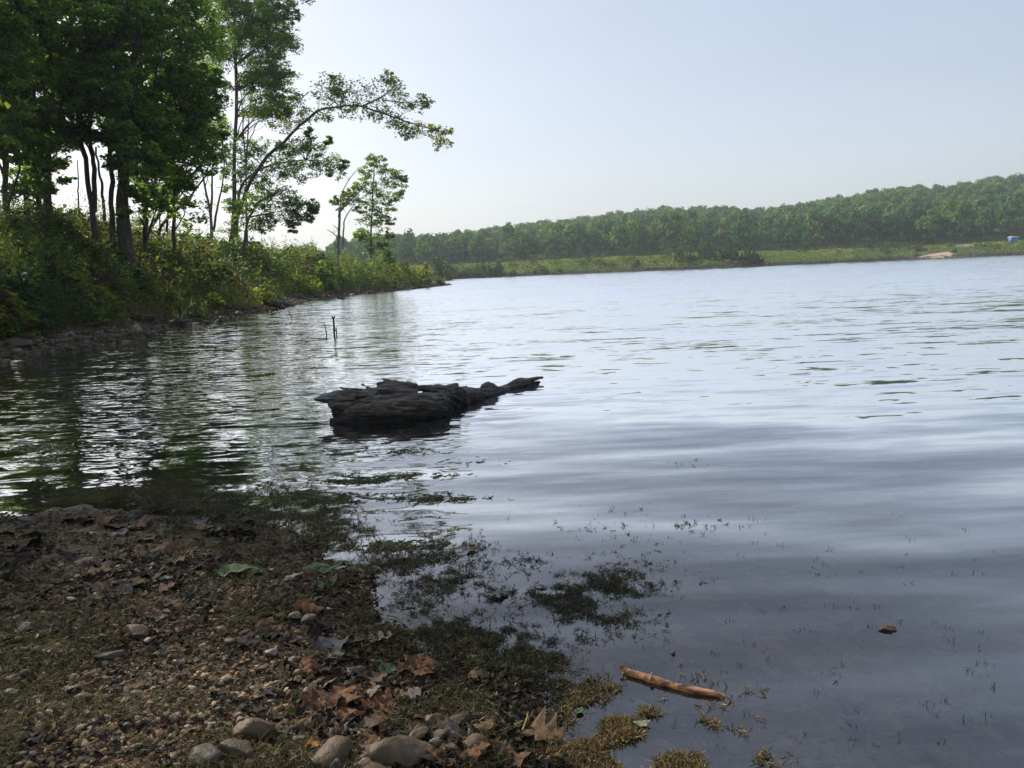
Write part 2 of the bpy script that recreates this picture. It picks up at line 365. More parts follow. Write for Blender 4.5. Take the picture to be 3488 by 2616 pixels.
# ------------------------------------------------------------------ water
def water_mat():
    m, t = newmat('lake_water'); b = NB(t); P = b.pos()
    s = b.n('ShaderNodeSeparateXYZ', i={0: P}); X, Y = s.outputs[0], s.outputs[1]
    def layer(rot, sx, sy, scale, detail, amp, dist=0.0):
        mp = b.n('ShaderNodeMapping', i={'Vector': P, 'Rotation': (0, 0, rot), 'Scale': (sx, sy, 1)}).outputs[0]
        n = b.n('ShaderNodeTexNoise', i={'Vector': mp, 'Scale': scale, 'Detail': detail, 'Roughness': .5, 'Distortion': dist}).outputs['Color']
        v = b.vm('SUBTRACT', n, (.5, .5, .5)); return b.vm('MULTIPLY', v, (amp[0], amp[1], 0.0))
    calm = b.n('ShaderNodeMapRange', i={0: Y, 1: 2.0, 2: 10.0, 3: .4, 4: 1.0}).outputs[0]
    chop = b.n('ShaderNodeMapRange', i={0: Y, 1: 3.4, 2: 7.5, 3: .05, 4: 1.0}).outputs[0]
    # more chop on the side under the trees
    side = b.n('ShaderNodeMapRange', i={0: b.math('DIVIDE', X, b.math('MAXIMUM', Y, 1.0)), 1: .05, 2: -.3, 3: .40, 4: 1.45}).outputs[0]
    side2 = b.n('ShaderNodeMapRange', i={0: Y, 1: 12.0, 2: 60.0}).outputs[0]
    side = b.math('MAXIMUM', side, side2)
    patch = b.n('ShaderNodeMapRange', i={0: b.noise(P, .35, 3, .5), 1: .35, 2: .65, 3: .6, 4: 1.35}).outputs[0]
    swell = b.vm('SCALE', layer(R(-14), .35, 1.0, 1.5, 1.5, (.04, .10), .4), sc=calm)
    swell2 = b.vm('SCALE', layer(R(8), .22, 1.0, 5.2, 2, (.05, .16), .4), sc=b.math('MULTIPLY', calm, patch))
    rip = b.vm('SCALE', layer(R(4), .26, 1.0, 11, 2.5, (.14, .36), .5), sc=b.math('MULTIPLY', b.math('MULTIPLY', chop, patch), side))
    mic = b.vm('SCALE', layer(R(-6), .4, 1.0, 24, 1, (.06, .09)), sc=b.math('MULTIPLY', chop, side))
    nearm = b.n('ShaderNodeMapRange', i={0: Y, 1: 9.0, 2: 4.0}).outputs[0]
    long_ = b.vm('SCALE', layer(R(26), .22, 1.0, 2.4, 1, (.04, .36), .3), sc=nearm); swell = b.vm('ADD', b.vm('ADD', swell, long_), b.vm('SCALE', layer(R(14), .2, 1.0, 9, 2, (.04, .10), .4), sc=nearm))
    fart = b.n('ShaderNodeMapRange', i={0: Y, 1: 7.0, 2: 40.0, 3: 0.0, 4: -.09}).outputs[0]; fart = b.math('MULTIPLY', fart, b.n('ShaderNodeMapRange', i={0: b.math('DIVIDE', X, b.math('MAXIMUM', Y, 1.0)), 1: -.38, 2: -.12}).outputs[0])      # the faces of far waves one can see lean this way
    swell = b.vm('ADD', swell, b.n('ShaderNodeCombineXYZ', i={1: fart}).outputs[0])
    sl = b.vm('ADD', b.vm('ADD', swell, swell2), b.vm('ADD', rip, mic))
    N = b.vm('NORMALIZE', b.vm('ADD', sl, (0, 0, 1)))
    fr = b.math('MINIMUM', b.math('MULTIPLY', b.n('ShaderNodeFresnel', i={'IOR': 1.333, 'Normal': N}).outputs[0], 2.65), 1.0)
    gl = b.n('ShaderNodeBsdfGlossy', i={'Color': (.96, .97, 1, 1), 'Roughness': .008, 'Normal': N})
    murk = b.n('ShaderNodeAttribute', attribute_name='murk').outputs['Fac']
    trn = b.n('ShaderNodeBsdfTransparent', i={'Color': (.78, .74, .66, 1)})
    df = b.n('ShaderNodeBsdfDiffuse', i={'Color': (.028, .032, .032, 1)})
    body = b.n('ShaderNodeMixShader', i={0: murk, 1: trn.outputs[0], 2: df.outputs[0]})
    mx = b.n('ShaderNodeMixShader', i={0: fr, 1: body.outputs[0], 2: gl.outputs[0]})
    b.out(mx.outputs[0]); return m
th2 = np.concatenate([np.linspace(R(-46), R(46), 260), np.linspace(R(46), R(314), 50)[1:-1]])
rs2 = np.concatenate([np.geomspace(.35, 20, 200), np.geomspace(20, 600, 60)[1:]])
x, y, Fc = polar(th2, rs2)
z, dd = height(x, y)
murk = 1-np.exp(-np.maximum(-z, 0)/.9)
V = np.stack([x, y, np.zeros_like(x)], -1).reshape(-1, 3)
keep = (z.ravel()[Fc] < .12).any(1)
obj('lake_water', mesh('lake_water', V, Fc[keep], water_mat(), {'murk': murk.ravel()}, True), kind='structure')

# ------------------------------------------------------------------ trees on the near bank
def lcol(n, base, var=.25, yel=0.0, yf=0.0):
    base = np.array(base); c = base*(1+var*rng.normal(size=(n, 1)))
    if yf > 0:
        k = rng.random(n) < yf; c[k] = np.array((.16, .17, .03))*(1+.3*rng.normal(size=(k.sum(), 1)))
    return np.clip(c, .004, .6)

KD_ = 1.0        # scale on the distances used below, set from where a trunk's foot meets the ground
def tree(name, label, cat, stems, blobs, group=None, leaf=(.15, .10), nl=330, col=(.085, .135, .036), yf=.06, bark=(.10, .085, .07),
         flat=.6, droop=.2, sub=9, crown=True, limb_r=.035, twigs=True, mat=None):
    """stems: [(points, r0, r1)], blobs: [(x,y,z,r)] leaf masses, each carried by a limb off the nearest stem"""
    paths = [(smooth_path(p, 18), a, b_) for p, a, b_ in stems]
    base = paths[0][0][0].copy()
    root = obj(name, None, None, label, cat, group); root.empty_display_size = .3; root.location = base
    tb = MB(); cb = MB()
    for k, (p, a, b_) in enumerate(paths):
        n = len(p); t = np.linspace(0, 1, n); r = a+(b_-a)*t**.9
        if k == 0: r = r*(1+.35*np.exp(-t*14))
        p = p.copy(); p[1:-1] += rng.normal(size=(n-2, 3))*min(a*.25, .03)
        if k == 0: p = np.concatenate([[p[0]-(0, 0, .5)], p]); r = np.r_[r[0]*1.1, r]
        tube(tb, p, r, 9, bark, .04)
    allp = np.concatenate([p for p, _, _ in paths])
    for bx, by, bz, br in blobs:
        c = np.array((bx, by, bz))
        low = allp[allp[:, 2] < bz-.15*br] if (allp[:, 2] < bz-.15*br).any() else allp
        dist = np.linalg.norm(low-c, axis=1)+.6*np.abs(low[:, 2]-(bz-.5*np.linalg.norm((low-c)[:, :2], axis=1)))
        a = low[dist.argmin()]; d0 = np.linalg.norm(allp-c, axis=1)
        if np.linalg.norm(a-c) > 1.5*d0.min()+.25: a = allp[d0.argmin()]
        L = np.linalg.norm(c-a); mid = (a+c)/2+np.array([0, 0, .10*L])+rng.normal(size=3)*.05*L
        q = smooth_path([a, mid, c], 8); tube(tb, q, np.linspace(limb_r*(.6+.25*L), .012, len(q)), 5, bark)
        sc = rdir(sub)*br*(.35+.65*rng.random((sub, 1))**.5); sc[:, 2] *= .75; sc += c
        if twigs:
            for s_ in sc: tube(tb, smooth_path([c, (c+s_)/2+rng.normal(size=3)*.08*br, s_], 4), np.linspace(.012, .004, 4), 3, bark)
        if not crown: continue
        n = int(nl*(.8+.4*rng.random())); w_ = rng.integers(0, sub, n)
        sr = br*(.30+.22*rng.random(sub))[w_]
        o = rdir(n)*(rng.random((n, 1))**.45)*sr[:, None]; o[:, 2] *= flat
        s = (.7+.6*rng.random(n))
        cc = lcol(n, col, .28, yf=yf)*(.75+.5*rng.random(sub))[w_][:, None]
        leaves(cb, sc[w_]+o, leaf[0]*s, leaf[1]*s, cc, .5, droop)
    me = tb.build('trunk', M_bark, True, base); obj('trunk', me, root)
    if crown and blobs: obj('crown', cb.build('crown', mat or M_leaf, False, base), root)
    return root

def B(px, py, rpx, D):
    D = D*KD_
    p = PY(float(px), float(py), D); return (*p, rpx*D/F)
def ST(pts, D, w0, w1, dz=None):
    """stem through photo points at distance D (or one distance each); w = trunk width in photo pixels"""
    Ds = D if isinstance(D, (list, tuple)) else [D]*len(pts)
    Ds = [d*KD_ for d in Ds]
    return ([PY(float(a), float(b), d) for (a, b), d in zip(pts, Ds)], w0/2*Ds[0]/F, w1/2*Ds[-1]/F)
def base_D(px, py, veg=.45):
    """distance at which the line of sight meets the top of the ground cover"""
    D = np.linspace(16, 110, 900); p = PY(np.full(900, float(px)), np.full(900, float(py)), D); g = p[:, 2]-T(p[:, 0], p[:, 1])-veg
    g[sdist(p[:, 0], p[:, 1]) < 1.5] = 9; k = np.where(g < 0)[0]; return float(D[k[0]] if len(k) else D[g.argmin()])
def grounded(stem):
    p, a, b_ = stem; q = [v.copy() for v in p]; zg = T1(q[0][0], q[0][1])
    if q[0][2] > zg: q.insert(0, np.array([q[0][0], q[0][1], zg-.05]))
    else: q[0][2] = min(q[0][2], zg)
    return (q, a, b_)

# canopy rows of the wooded bank: photo row -> spans covered, used to hang the leaf masses of the individual trees
rows = [(-60, [(-160, 1020)], 3), (20, [(-160, 960)], 3), (95, [(-160, 940)], 3), (165, [(-160, 790), (850, 930)], 3), (235, [(-160, 770), (870, 950)], 3),
        (300, [(-160, 770), (890, 960)], 3), (365, [(-160, 740), (880, 960)], 3), (420, [(-160, 760)], 3), (470, [(-100, 250), (420, 740)], 3),
        (530, [(90, 235), (445, 690)], 3), (590, [(130, 200), (470, 630)], 2), (640, [(130, 190), (460, 660)], 2), (700, [(450, 640)], 1)]
TR = {  # key: (label, D, stems px, widths)
 'a': ('slim oak trunk nearest the beach end of the wooded bank', 25, [[(18, 655), (20, 500), (22, 380), (10, 0), (20, -500)]], [(20, 8)]),
 'b': ('dark oak with foliage low on its trunk, standing beside the slimmest bank oak', 27, [[(90, 695), (98, 520), (110, 400), (120, 100), (150, -500)]], [(20, 8)]),
 'c': ('narrow dark oak close to a thicker ivy-clad trunk', 29, [[(130, 680), (134, 520), (150, 380), (170, 100), (200, -500)]], [(17, 7)]),
 'd': ('thick trunk clad in creeper at the bank top', 30, [[(160, 690), (163, 560), (165, 400), (180, 0), (230, -550)]], [(30, 12)]),
 'e': ('twin-stemmed oak whose two stems lean apart from one base', 29, [[(316, 735), (302, 620), (281, 500), (268, 400), (240, 100), (230, -400)], [(320, 722), (322, 610), (314, 520), (308, 440), (300, 200), (330, -300)]], [(20, 9), (18, 7)]),
 'g': ('straight pale oak just beside the thickest trunk', 29, [[(380, 735), (380, 620), (376, 500), (374, 380), (370, 0), (380, -500)]], [(19, 8)]),
 'h': ('tallest oak with the thickest trunk on the bank, forking high up', 29, [[(420, 745), (418, 620), (417, 470), (408, 330), (400, 100), (390, -300), (400, -800)], [(424, 470), (446, 330), (470, 100), (520, -300), (540, -700)]], [(46, 16), (24, 8)]),
 'i': ('dark oak with a leafy low crown beyond the thickest trunk', 31, [[(492, 785), (496, 700), (502, 560), (520, 350), (560, 0), (600, -300)]], [(18, 7)]),
 'j': ('oak with two thin straight trunks behind the leaning stems', 33, [[(592, 790), (593, 650), (596, 500), (610, 250), (640, -100)], [(569, 790), (570, 660), (568, 560)]], [(14, 6), (8, 4)]),
}
blobs = {k: [] for k in TR}; tx = {k: v[2][0][2][0] for k, v in TR.items()}
tall = dict(k_=None)
edge = []
for py, spans, layers in rows:
    for a, b_ in spans:
        for L in range(layers):
            for px in np.arange(a, b_, 78):
                q = px+rng.uniform(-34, 34); v = py+rng.uniform(-34, 34); r = rng.uniform(50, 78)
                if q > 715: edge.append((q, v, r*.95, L)); continue
                k = min(tx, key=lambda k: abs(tx[k]-q)+rng.uniform(0, 60)); D = TR[k][1]+rng.uniform(-2.5, 2.5)
                blobs[k].append(B(q, v, r, D))
for py in range(-170, -980, -130):
    for px in range(-200, 820, 150):
        q = px+rng.uniform(-60, 60); v = py+rng.uniform(-60, 60)
        if py < -600 and abs(px-330) > 380: continue
        k = min(tx, key=lambda k: abs(tx[k]-q)+rng.uniform(0, 60)); blobs[k].append(B(q, v, rng.uniform(90, 125), TR[k][1]+rng.uniform(-2, 2)))
G1 = 'tall oaks along the bank top'
for k, (lab, D, stems, ws) in TR.items():
    print('DIST', k, D, base_D(*stems[0][0]))
    st = [ST(p, D, *w_) for p, w_ in zip(stems, ws)]; st[0] = grounded(st[0])
    tree('oak_tree', lab, 'tree', st, blobs[k], G1, nl=480)

# tall straight tree whose crown makes the outer edge of the canopy
D = 32; KD_ = base_D(788, 845)/D
st = [grounded(ST([(788, 845), (797, 700), (800, 560), (803, 400), (806, 220), (800, 60), (790, -150), (800, -400)], D, 17, 6))]
bl = [B(q, v, r, D+rng.uniform(-1.5, 1.5)) for q, v, r, L in edge]
bl += [B(*a, D) for a in [(985, 30, 42), (1000, 60, 34), (960, 120, 34), (900, 40, 60), (930, 215, 42), (960, 290, 44), (965, 350, 42), (975, 395, 30), (925, 385, 30), (870, 110, 50),
                          (900, -80, 90), (1000, -90, 80), (850, -220, 110), (960, -240, 90), (760, -360, 110), (880, -380, 90), (810, -480, 90)]]
tree('oak_tree', 'tall straight oak whose crown forms the outer edge of the canopy against the sky', 'tree', st, bl, G1, nl=640)
# bare twiggy tree in front of the sky gap
def bare(label, stems, n_tw, D, spread=(20, 110), cat='tree', name='dead_tree', bark=(.16, .14, .12), up=1.0):
    global KD_; KD_ = 1.0; D = base_D(*stems[0][0][0])
    root = obj(name, None, None, label, cat); st = [ST(p, D, *w_) for p, w_ in stems]; st[0] = grounded(st[0])
    base = st[0][0][0]; root.location = base; tb = MB(); bb = MB()
    for i, (p, a, b_) in enumerate(st):
        q = smooth_path(p, 16); q[1:-1] += rng.normal(size=(len(q)-2, 3))*.015; tube(tb, q, np.linspace(a, b_, len(q)), 7, bark)
        for j in range(n_tw):
            s = rng.integers(len(q)//3, len(q)-1); o = q[s]; L = rng.uniform(*spread)*D/F
            dr = unit(np.array([rng.normal()*.9+.25, rng.normal()*.6, .35+rng.random()*up]))
            e = [o, o+dr*L*.5+rng.normal(size=3)*.06*L, o+dr*L+np.array([0, 0, .12*L])+rng.normal(size=3)*.1*L]
            e = smooth_path(e, 8); tube(bb, e, np.linspace(max(.012, b_*.8), .005, len(e)), 4, bark)
            for _ in range(3):
                i2 = rng.integers(2, len(e)-1); d2 = unit(dr+rng.normal(size=3)*.6); l2 = L*rng.uniform(.25, .5)
                tube(bb, smooth_path([e[i2], e[i2]+d2*l2*.5+rng.normal(size=3)*.05*l2, e[i2]+d2*l2], 5), np.linspace(.007, .003, 4 if 0 else len(smooth_path([e[i2], e[i2]+d2, e[i2]+d2*2], 5))), 3, bark)
    for k in range(len(bb.V)): tb.add(bb.V[k], bb.F[k]-(bb.F[k].min()), bb.C[k])
    obj('trunk', tb.build('trunk', M_bark, True, base), root); return root
bare('bare dead tree with many fine twigs against the sky gap beside the tall straight oak',
     [([(842, 830), (838, 640), (842, 500), (850, 380), (858, 290)], (8, 3)), ([(838, 560), (830, 470), (822, 330), (800, 180)], (6, 2)), ([(842, 500), (870, 430), (905, 370)], (4, 1.5))], 9, 33)
bare('clump of three thin bare grey stems spreading from one foot on the bank',
     [([(722, 835), (716, 730), (698, 640), (684, 560)], (14, 5)), ([(718, 745), (722, 640), (724, 560), (742, 470)], (9, 3)), ([(726, 790), (742, 700), (758, 620), (770, 500)], (9, 3))], 4, 31)
KD_ = base_D(508, 785)/30
tree('leaning_tree', 'dark leaning tree with a thin trunk slanting away from the thick oak', 'tree',
     [grounded(ST([(508, 785), (560, 705), (618, 640), (672, 575), (710, 520), (738, 465)], [30, 29.5, 29, 28.5, 28, 27.5], 16, 6))],
     [B(600, 470, 40, 28), B(700, 450, 40, 28), B(745, 450, 32, 27.5)], nl=330)
tree('leaning_tree', 'second leaning stem below the first, branching low over the shrubs', 'tree',
     [grounded(ST([(540, 790), (590, 725), (650, 665), (700, 600), (735, 570)], [30, 29.5, 29, 28.5, 28], 13, 4))],
     [B(600, 620, 40, 29), B(560, 700, 34, 29.5), B(640, 700, 30, 29), B(520, 650, 36, 29)], nl=300)
# the arching tree over the water
KD_ = base_D(780, 850)/31; ad = [31, 30.5, 30, 29.5, 29, 28.5, 28, 27.5, 27, 26.5, 26]
ap = [(780, 850), (800, 760), (842, 650), (885, 570), (935, 508), (995, 455), (1048, 405), (1085, 378), (1130, 366), (1230, 362), (1330, 395)]
arch = [grounded(ST(ap, ad, 15, 5)), ST([(1330, 395), (1400, 420), (1470, 440), (1530, 458)], 26, 5, 2), ST([(1230, 362), (1300, 330), (1345, 290), (1330, 265)], 26, 5, 2), ST([(1300, 340), (1390, 350), (1455, 345)], 26, 4, 1.5)]
ab = [(1085, 330, 36), (1100, 310, 26), (1120, 300, 30), (1150, 285, 26), (1180, 330, 36), (1220, 325, 40), (1265, 315, 38), (1300, 330, 38), (1345, 330, 34), (1380, 340, 30), (1325, 275, 22), (1320, 260, 14),
      (1350, 300, 26), (1160, 370, 22), (1215, 385, 22), (1270, 385, 22), (1300, 390, 22), (1345, 400, 28), (1375, 425, 28), (1400, 440, 24), (1420, 450, 22), (1350, 430, 22), (1390, 455, 18), (1440, 350, 18), (1458, 345, 14), (1420, 365, 18),
      (1475, 440, 14), (1490, 455, 20), (1500, 485, 20), (1530, 452, 12), (1515, 490, 16), (1140, 320, 20), (1060, 395, 24), (1030, 390, 22), (1000, 410, 26), (970, 430, 22), (1110, 395, 16), (1160, 150+170, 18), (1140, 275, 14)]
tree('arching_tree', 'tree bending in a long arch out over the lake with thin yellow-green leaves', 'tree', arch, [B(q, v, r*1.7, 26.5 if q > 1100 else 28) for q, v, r in ab],
     leaf=(.17, .10), nl=120, col=(.15, .17, .04), yf=.2, sub=10, droop=.8, limb_r=.012, flat=.7)
KD_ = base_D(800, 850)/32
# understory crowns around the arching trunk
ub = [(800, 500, 34), (840, 510, 36), (880, 500, 30), (860, 560, 34), (830, 590, 34), (790, 600, 30), (990, 500, 34), (1030, 490, 34), (1070, 505, 36), (1110, 540, 34), (1145, 585, 26), (1040, 540, 40), (990, 555, 44), (950, 560, 40), (1090, 580, 30),
      (1010, 590, 34), (930, 600, 34), (900, 630, 30), (1170, 560, 14), (1120, 480, 14), (1060, 450, 18), (960, 500, 20)]
tree('oak_tree', 'small dark spreading oak reaching from behind the arching trunk towards the water', 'tree', [grounded(ST([(800, 860), (808, 760), (815, 660), (850, 600), (930, 560), (1040, 545)], 32, 15, 5))], [B(q, v, r*1.35, 31) for q, v, r in ub], nl=420, sub=13, leaf=(.15, .10))
KD_ = base_D(823, 905)/29
lb = [(850, 690, 30), (890, 670, 34), (930, 690, 40), (980, 670, 34), (1000, 700, 36), (1030, 715, 30), (1060, 700, 20), (1075, 715, 14), (960, 730, 40), (1010, 750, 26), (1000, 775, 20), (900, 730, 30), (870, 780, 30), (910, 760, 26), (1045, 740, 20), (830, 740, 30), (800, 700, 26), (790, 780, 30)]
tree('oak_tree', 'low oak with a small drooping dark crown at the foot of the arching tree', 'tree', [grounded(ST([(823, 905), (832, 820), (850, 740), (880, 690), (950, 650)], 29, 14, 5)), ST([(850, 740), (920, 725), (1000, 715)], 29, 6, 2)], [B(q, v, r*1.3, 29) for q, v, r in lb], nl=420, sub=13, leaf=(.15, .10))
KD_ = base_D(806, 850)/34
tree('oak_tree', 'thin young oak standing straight behind the foot of the arching tree', 'tree', [grounded(ST([(806, 850), (806, 760), (803, 660), (800, 560)], 34, 9, 4))], [B(780, 640, 30, 34), B(830, 660, 26, 34), B(800, 700, 30, 34), B(770, 560, 30, 34)], nl=260, sub=6)
# thin poles
for px, b0, t0, lab in [(264, 705, 545, 'thin bare pole of a sapling in the bright gap between the oaks'), (541, 800, 590, 'thin dark sapling between the two leaning stems')]:
    KD_ = base_D(px+4, b0)/31; tree('sapling', lab, 'sapling', [grounded(ST([(px+4, b0), (px+2, (b0+t0)/2), (px, t0)], 31, 7, 3))], [B(px-12, t0+60, 12, 31)], nl=30, sub=3)
KD_ = base_D(357, 745)/29; tree('broken_trunk', 'grey broken trunk leaning between the twin-stemmed oak and the pale one', 'trunk', [grounded(ST([(357, 745), (349, 660), (338, 580), (327, 500)], 29, 13, 6))], [], twigs=False, crown=False)
# two small trees out on the point
D = 66; KD_ = 1.0
bare('bare sapling with a bent trunk and few twigs out on the point', [([(1151, 905), (1153, 810), (1157, 722)], (11, 8)), ([(1157, 722), (1180, 695), (1205, 672), (1238, 640)], (7, 3)), ([(1152, 740), (1165, 660), (1190, 610), (1214, 580)], (4, 2)), ([(1168, 850), (1172, 760), (1190, 720), (1212, 690)], (6, 2)), ([(1151, 812), (1135, 795), (1115, 782)], (4, 2))], 2, D, (15, 40), name='bare_sapling')
sb = [(1270, 545, 22), (1300, 548, 18), (1250, 580, 24), (1290, 585, 28), (1325, 590, 26), (1350, 600, 22), (1375, 612, 12), (1260, 625, 26), (1300, 640, 30), (1345, 640, 26), (1360, 665, 18), (1230, 640, 22), (1205, 650, 16), (1190, 680, 18), (1170, 670, 14), (1155, 700, 14), (1140, 680, 12),
      (1220, 680, 24), (1260, 680, 26), (1300, 690, 28), (1340, 700, 20), (1225, 715, 16), (1270, 730, 26), (1310, 735, 22), (1330, 750, 14), (1250, 765, 24), (1290, 775, 24), (1230, 795, 20), (1220, 812, 14), (1265, 810, 26), (1300, 810, 22), (1325, 800, 12), (1275, 845, 24), (1300, 835, 14), (1255, 850, 18)]
KD_ = base_D(1261, 915)/70
tree('young_tree', 'slender leafy young tree standing alone out on the point', 'tree', [grounded(ST([(1261, 915), (1262, 840), (1266, 740), (1270, 640), (1275, 560)], 70, 10, 3))], [B(q, v, r*1.45, 70) for q, v, r in sb],
     leaf=(.23, .16), nl=270, col=(.10, .15, .035), yf=.1, sub=10, limb_r=.015)
KD_ = 1.0
# unseen oaks added beyond the side of the picture to shade beach and bank
for i, (tx_, ty, h, lab) in enumerate([(-19, 15.5, 17, 'unseen oak added for shade, nearest the beach'), (-17, 21, 18, 'unseen oak added for shade, second from the beach'), (-25, 19, 20, 'unseen oak added for shade, set back on the bank'), (-22, 11, 16, 'unseen oak added for shade, above the inlet'), (-24, 25.5, 19, 'unseen oak added for shade, behind the others at the back of the bank')]):
    z0 = T1(tx_, ty); pts = [np.array([tx_, ty, z0-.1]), np.array([tx_+.2, ty, z0+h*.4]), np.array([tx_+.3, ty+.3, z0+h*.9])]
    bl = []
    for j in range(26):
        a = rdir(1)[0]*rng.uniform(.4, 1); bl.append((tx_+a[0]*3.4, ty+a[1]*3.4, z0+h*.62+a[2]*h*.36, rng.uniform(1.1, 1.6)))
    tree('oak_tree', lab, 'tree', [(pts, .24, .08)], bl, G1, nl=330, leaf=(.17, .11))

# ------------------------------------------------------------------ undergrowth of the bank
def bank_xy(n, d0, d1, y0=10, y1=97, power=1.0):
    u = rng.random(n*3); px = rng.uniform(-500, 1560, n*3)
    L = np.concatenate([[(-13.2, 8.5), (-13.0, 11.5), (-11.7, 13.5)], bankw]); seg = np.linalg.norm(np.diff(L, axis=0), axis=1)
    # uniform over photo columns rather than over metres
    qx, _ = pxof(L[:, 0], L[:, 1]); t = rng.uniform(qx[0], qx[-1], n)
    bx = np.interp(t, qx, L[:, 0]); by = np.interp(t, qx, L[:, 1])
    k = np.clip(np.searchsorted(qx, t), 1, len(L)-1); tg = unit(L[k]-L[k-1]); nr = np.stack([-tg[:, 1], tg[:, 0]], -1)
    d = d0+(d1-d0)*rng.random(n)**power
    return bx+nr[:, 0]*d+rng.normal(size=n)*.3, by+nr[:, 1]*d+rng.normal(size=n)*.3, d
def undergrowth(n=330000):
    x, y, _ = bank_xy(n, .8, 13, power=.9); z, d = height(x, y); k = (d > .75+.8*fbm(x*1.3, y*1.3, 5)) & (y > 7); x, y, z, d = x[k], y[k], z[k], d[k]; n = len(x)
    hc = (.15+2.2*np.clip(fbm(x*.55, y*.55, 77)-.3, 0, 1)+1.2*np.clip(fbm(x*1.9, y*1.9, 78)-.3, 0, 1))*sstep(.5, 2.2, d)*(1+.15*sstep(30, 60, y))+.1
    h = hc*(1-rng.random(n)**1.6*.9)*(1+.25*(rng.random(n) < .06))
    C = np.stack([x, y, z+h], -1)
    dist = np.hypot(x, y); s = (.055+.0016*dist)*(.6+.8*rng.random(n))
    p = fbm(x*.35+9, y*.35, 90); p2 = fbm(x*1.1, y*1.1, 91); p3 = fbm(x*.8+30, y*.8, 92)
    base = np.where((p > .5)[:, None], (.075, .095, .024), (.035, .062, .022))
    base = np.where((p2 > .6)[:, None], (.10, .105, .022), base); base = np.where(((p3 > .62) & (y < 40))[:, None], (.06, .045, .022), base)
    base = base*(1.35+.5*sstep(32, 60, y))[:, None]; s = s*(.65+1.3*sstep(.45, .62, fbm(x*.7+50, y*.7, 95)))
    col = np.clip(base*(1+.3*rng.normal(size=(n, 1))), .008, .5)
    k = rng.random(n) < .012; col[k] = (.22, .12, .02)
    mb = MB(); leaves(mb, C, s*1.25, s*.8, col, .8, .15)
    x, y, _ = bank_xy(1500, 1.6, 10); z, d = height(x, y); k = (d > 1.5) & (y > 8); x, y, z = x[k], y[k], z[k]; n = len(x)     # tall stems standing out of it
    H = rng.uniform(.9, 2.1, n)*(1+.2*sstep(40, 70, y)); ln = rng.normal(size=(n, 2))*.22; m = 34; t = np.tile(np.linspace(.3, 1, m), n); i = np.repeat(np.arange(n), m)
    C = np.stack([x[i]+ln[i, 0]*H[i]*t**1.5, y[i]+ln[i, 1]*H[i]*t**1.5, z[i]+H[i]*t], -1)+rng.normal(size=(n*m, 3))*.06*(1+.012*y[i])[:, None]; s = (.06+.0018*y[i])*(1.2-.6*t)
    pal = np.array([(.16, .19, .04), (.08, .13, .035), (.20, .20, .05), (.06, .10, .03)])[rng.integers(0, 4, n)]
    leaves(mb, C, s*1.7, s*.6, np.clip(pal[i]*(1+.2*rng.normal(size=(n*m, 1))), .01, .5), .5, .2)
    q = np.stack([x, y, z-.05], -1); tp = np.stack([x+ln[:, 0]*H, y+ln[:, 1]*H, z+H], -1); sd_ = np.array([.008, .004, 0])
    mb.add(np.stack([q-sd_, q+sd_, tp+sd_*.4, tp-sd_*.4], 1).reshape(-1, 3), np.arange(n*4).reshape(-1, 4), (.08, .10, .035))
    return mb.build('undergrowth', M_under)
obj('undergrowth', undergrowth(), label='dense mixed green undergrowth covering the slope of the bank', cat='undergrowth', kind='stuff')
def grass(n, xy, hmin, hmax, wd, cols, name, label, mat, cat='grass', zf=None, dsc=0.0):
    x, y = xy; z, d = height(x, y); n = len(x)
    h = rng.uniform(hmin, hmax, n)*(1+dsc*np.hypot(x, y)); b0 = np.stack([x, y, z-.02], -1); ln = rng.normal(size=(n, 3))*.35; ln[:, 2] = 1; ln = unit(ln)
    sd_ = unit(np.cross(ln, rdir(n)))*(wd*(1+dsc*np.hypot(x, y)))[:, None]; bend = rng.normal(size=(n, 3))*.25; bend[:, 2] = -.15
    m1 = b0+ln*(h*.55)[:, None]; tp = b0+unit(ln+bend)*h[:, None]
    V = np.stack([b0-sd_, b0+sd_, m1+sd_*.8, m1-sd_*.8, tp], 1).reshape(-1, 3); i = np.arange(n)*5
    Fq = np.stack([i, i+1, i+2, i+3], -1); Ft = np.stack([i+3, i+2, i+4, i+4], -1)
    c = np.array(cols)[rng.integers(0, len(cols), n)]*(1+.25*rng.normal(size=(n, 1)))
    mb = MB(); mb.add(V, np.concatenate([Fq, Ft]), np.clip(np.concatenate([c, c]), .01, .6)); return obj(name, mb.build(name, mat), label=label, cat=cat, kind='stuff')
x, y, _ = bank_xy(60000, .5, 9); cl = fbm(x*.5, y*.5, 60) > .5; z, d = height(x, y); cl &= (d > .6)
grass(0, (x[cl], y[cl]), .4, 1.0, .006, [(.07, .10, .025), (.10, .12, .03), (.14, .13, .05)], 'tall_grass', 'tall grass growing in tufts among the bank undergrowth', M_under, dsc=.006)

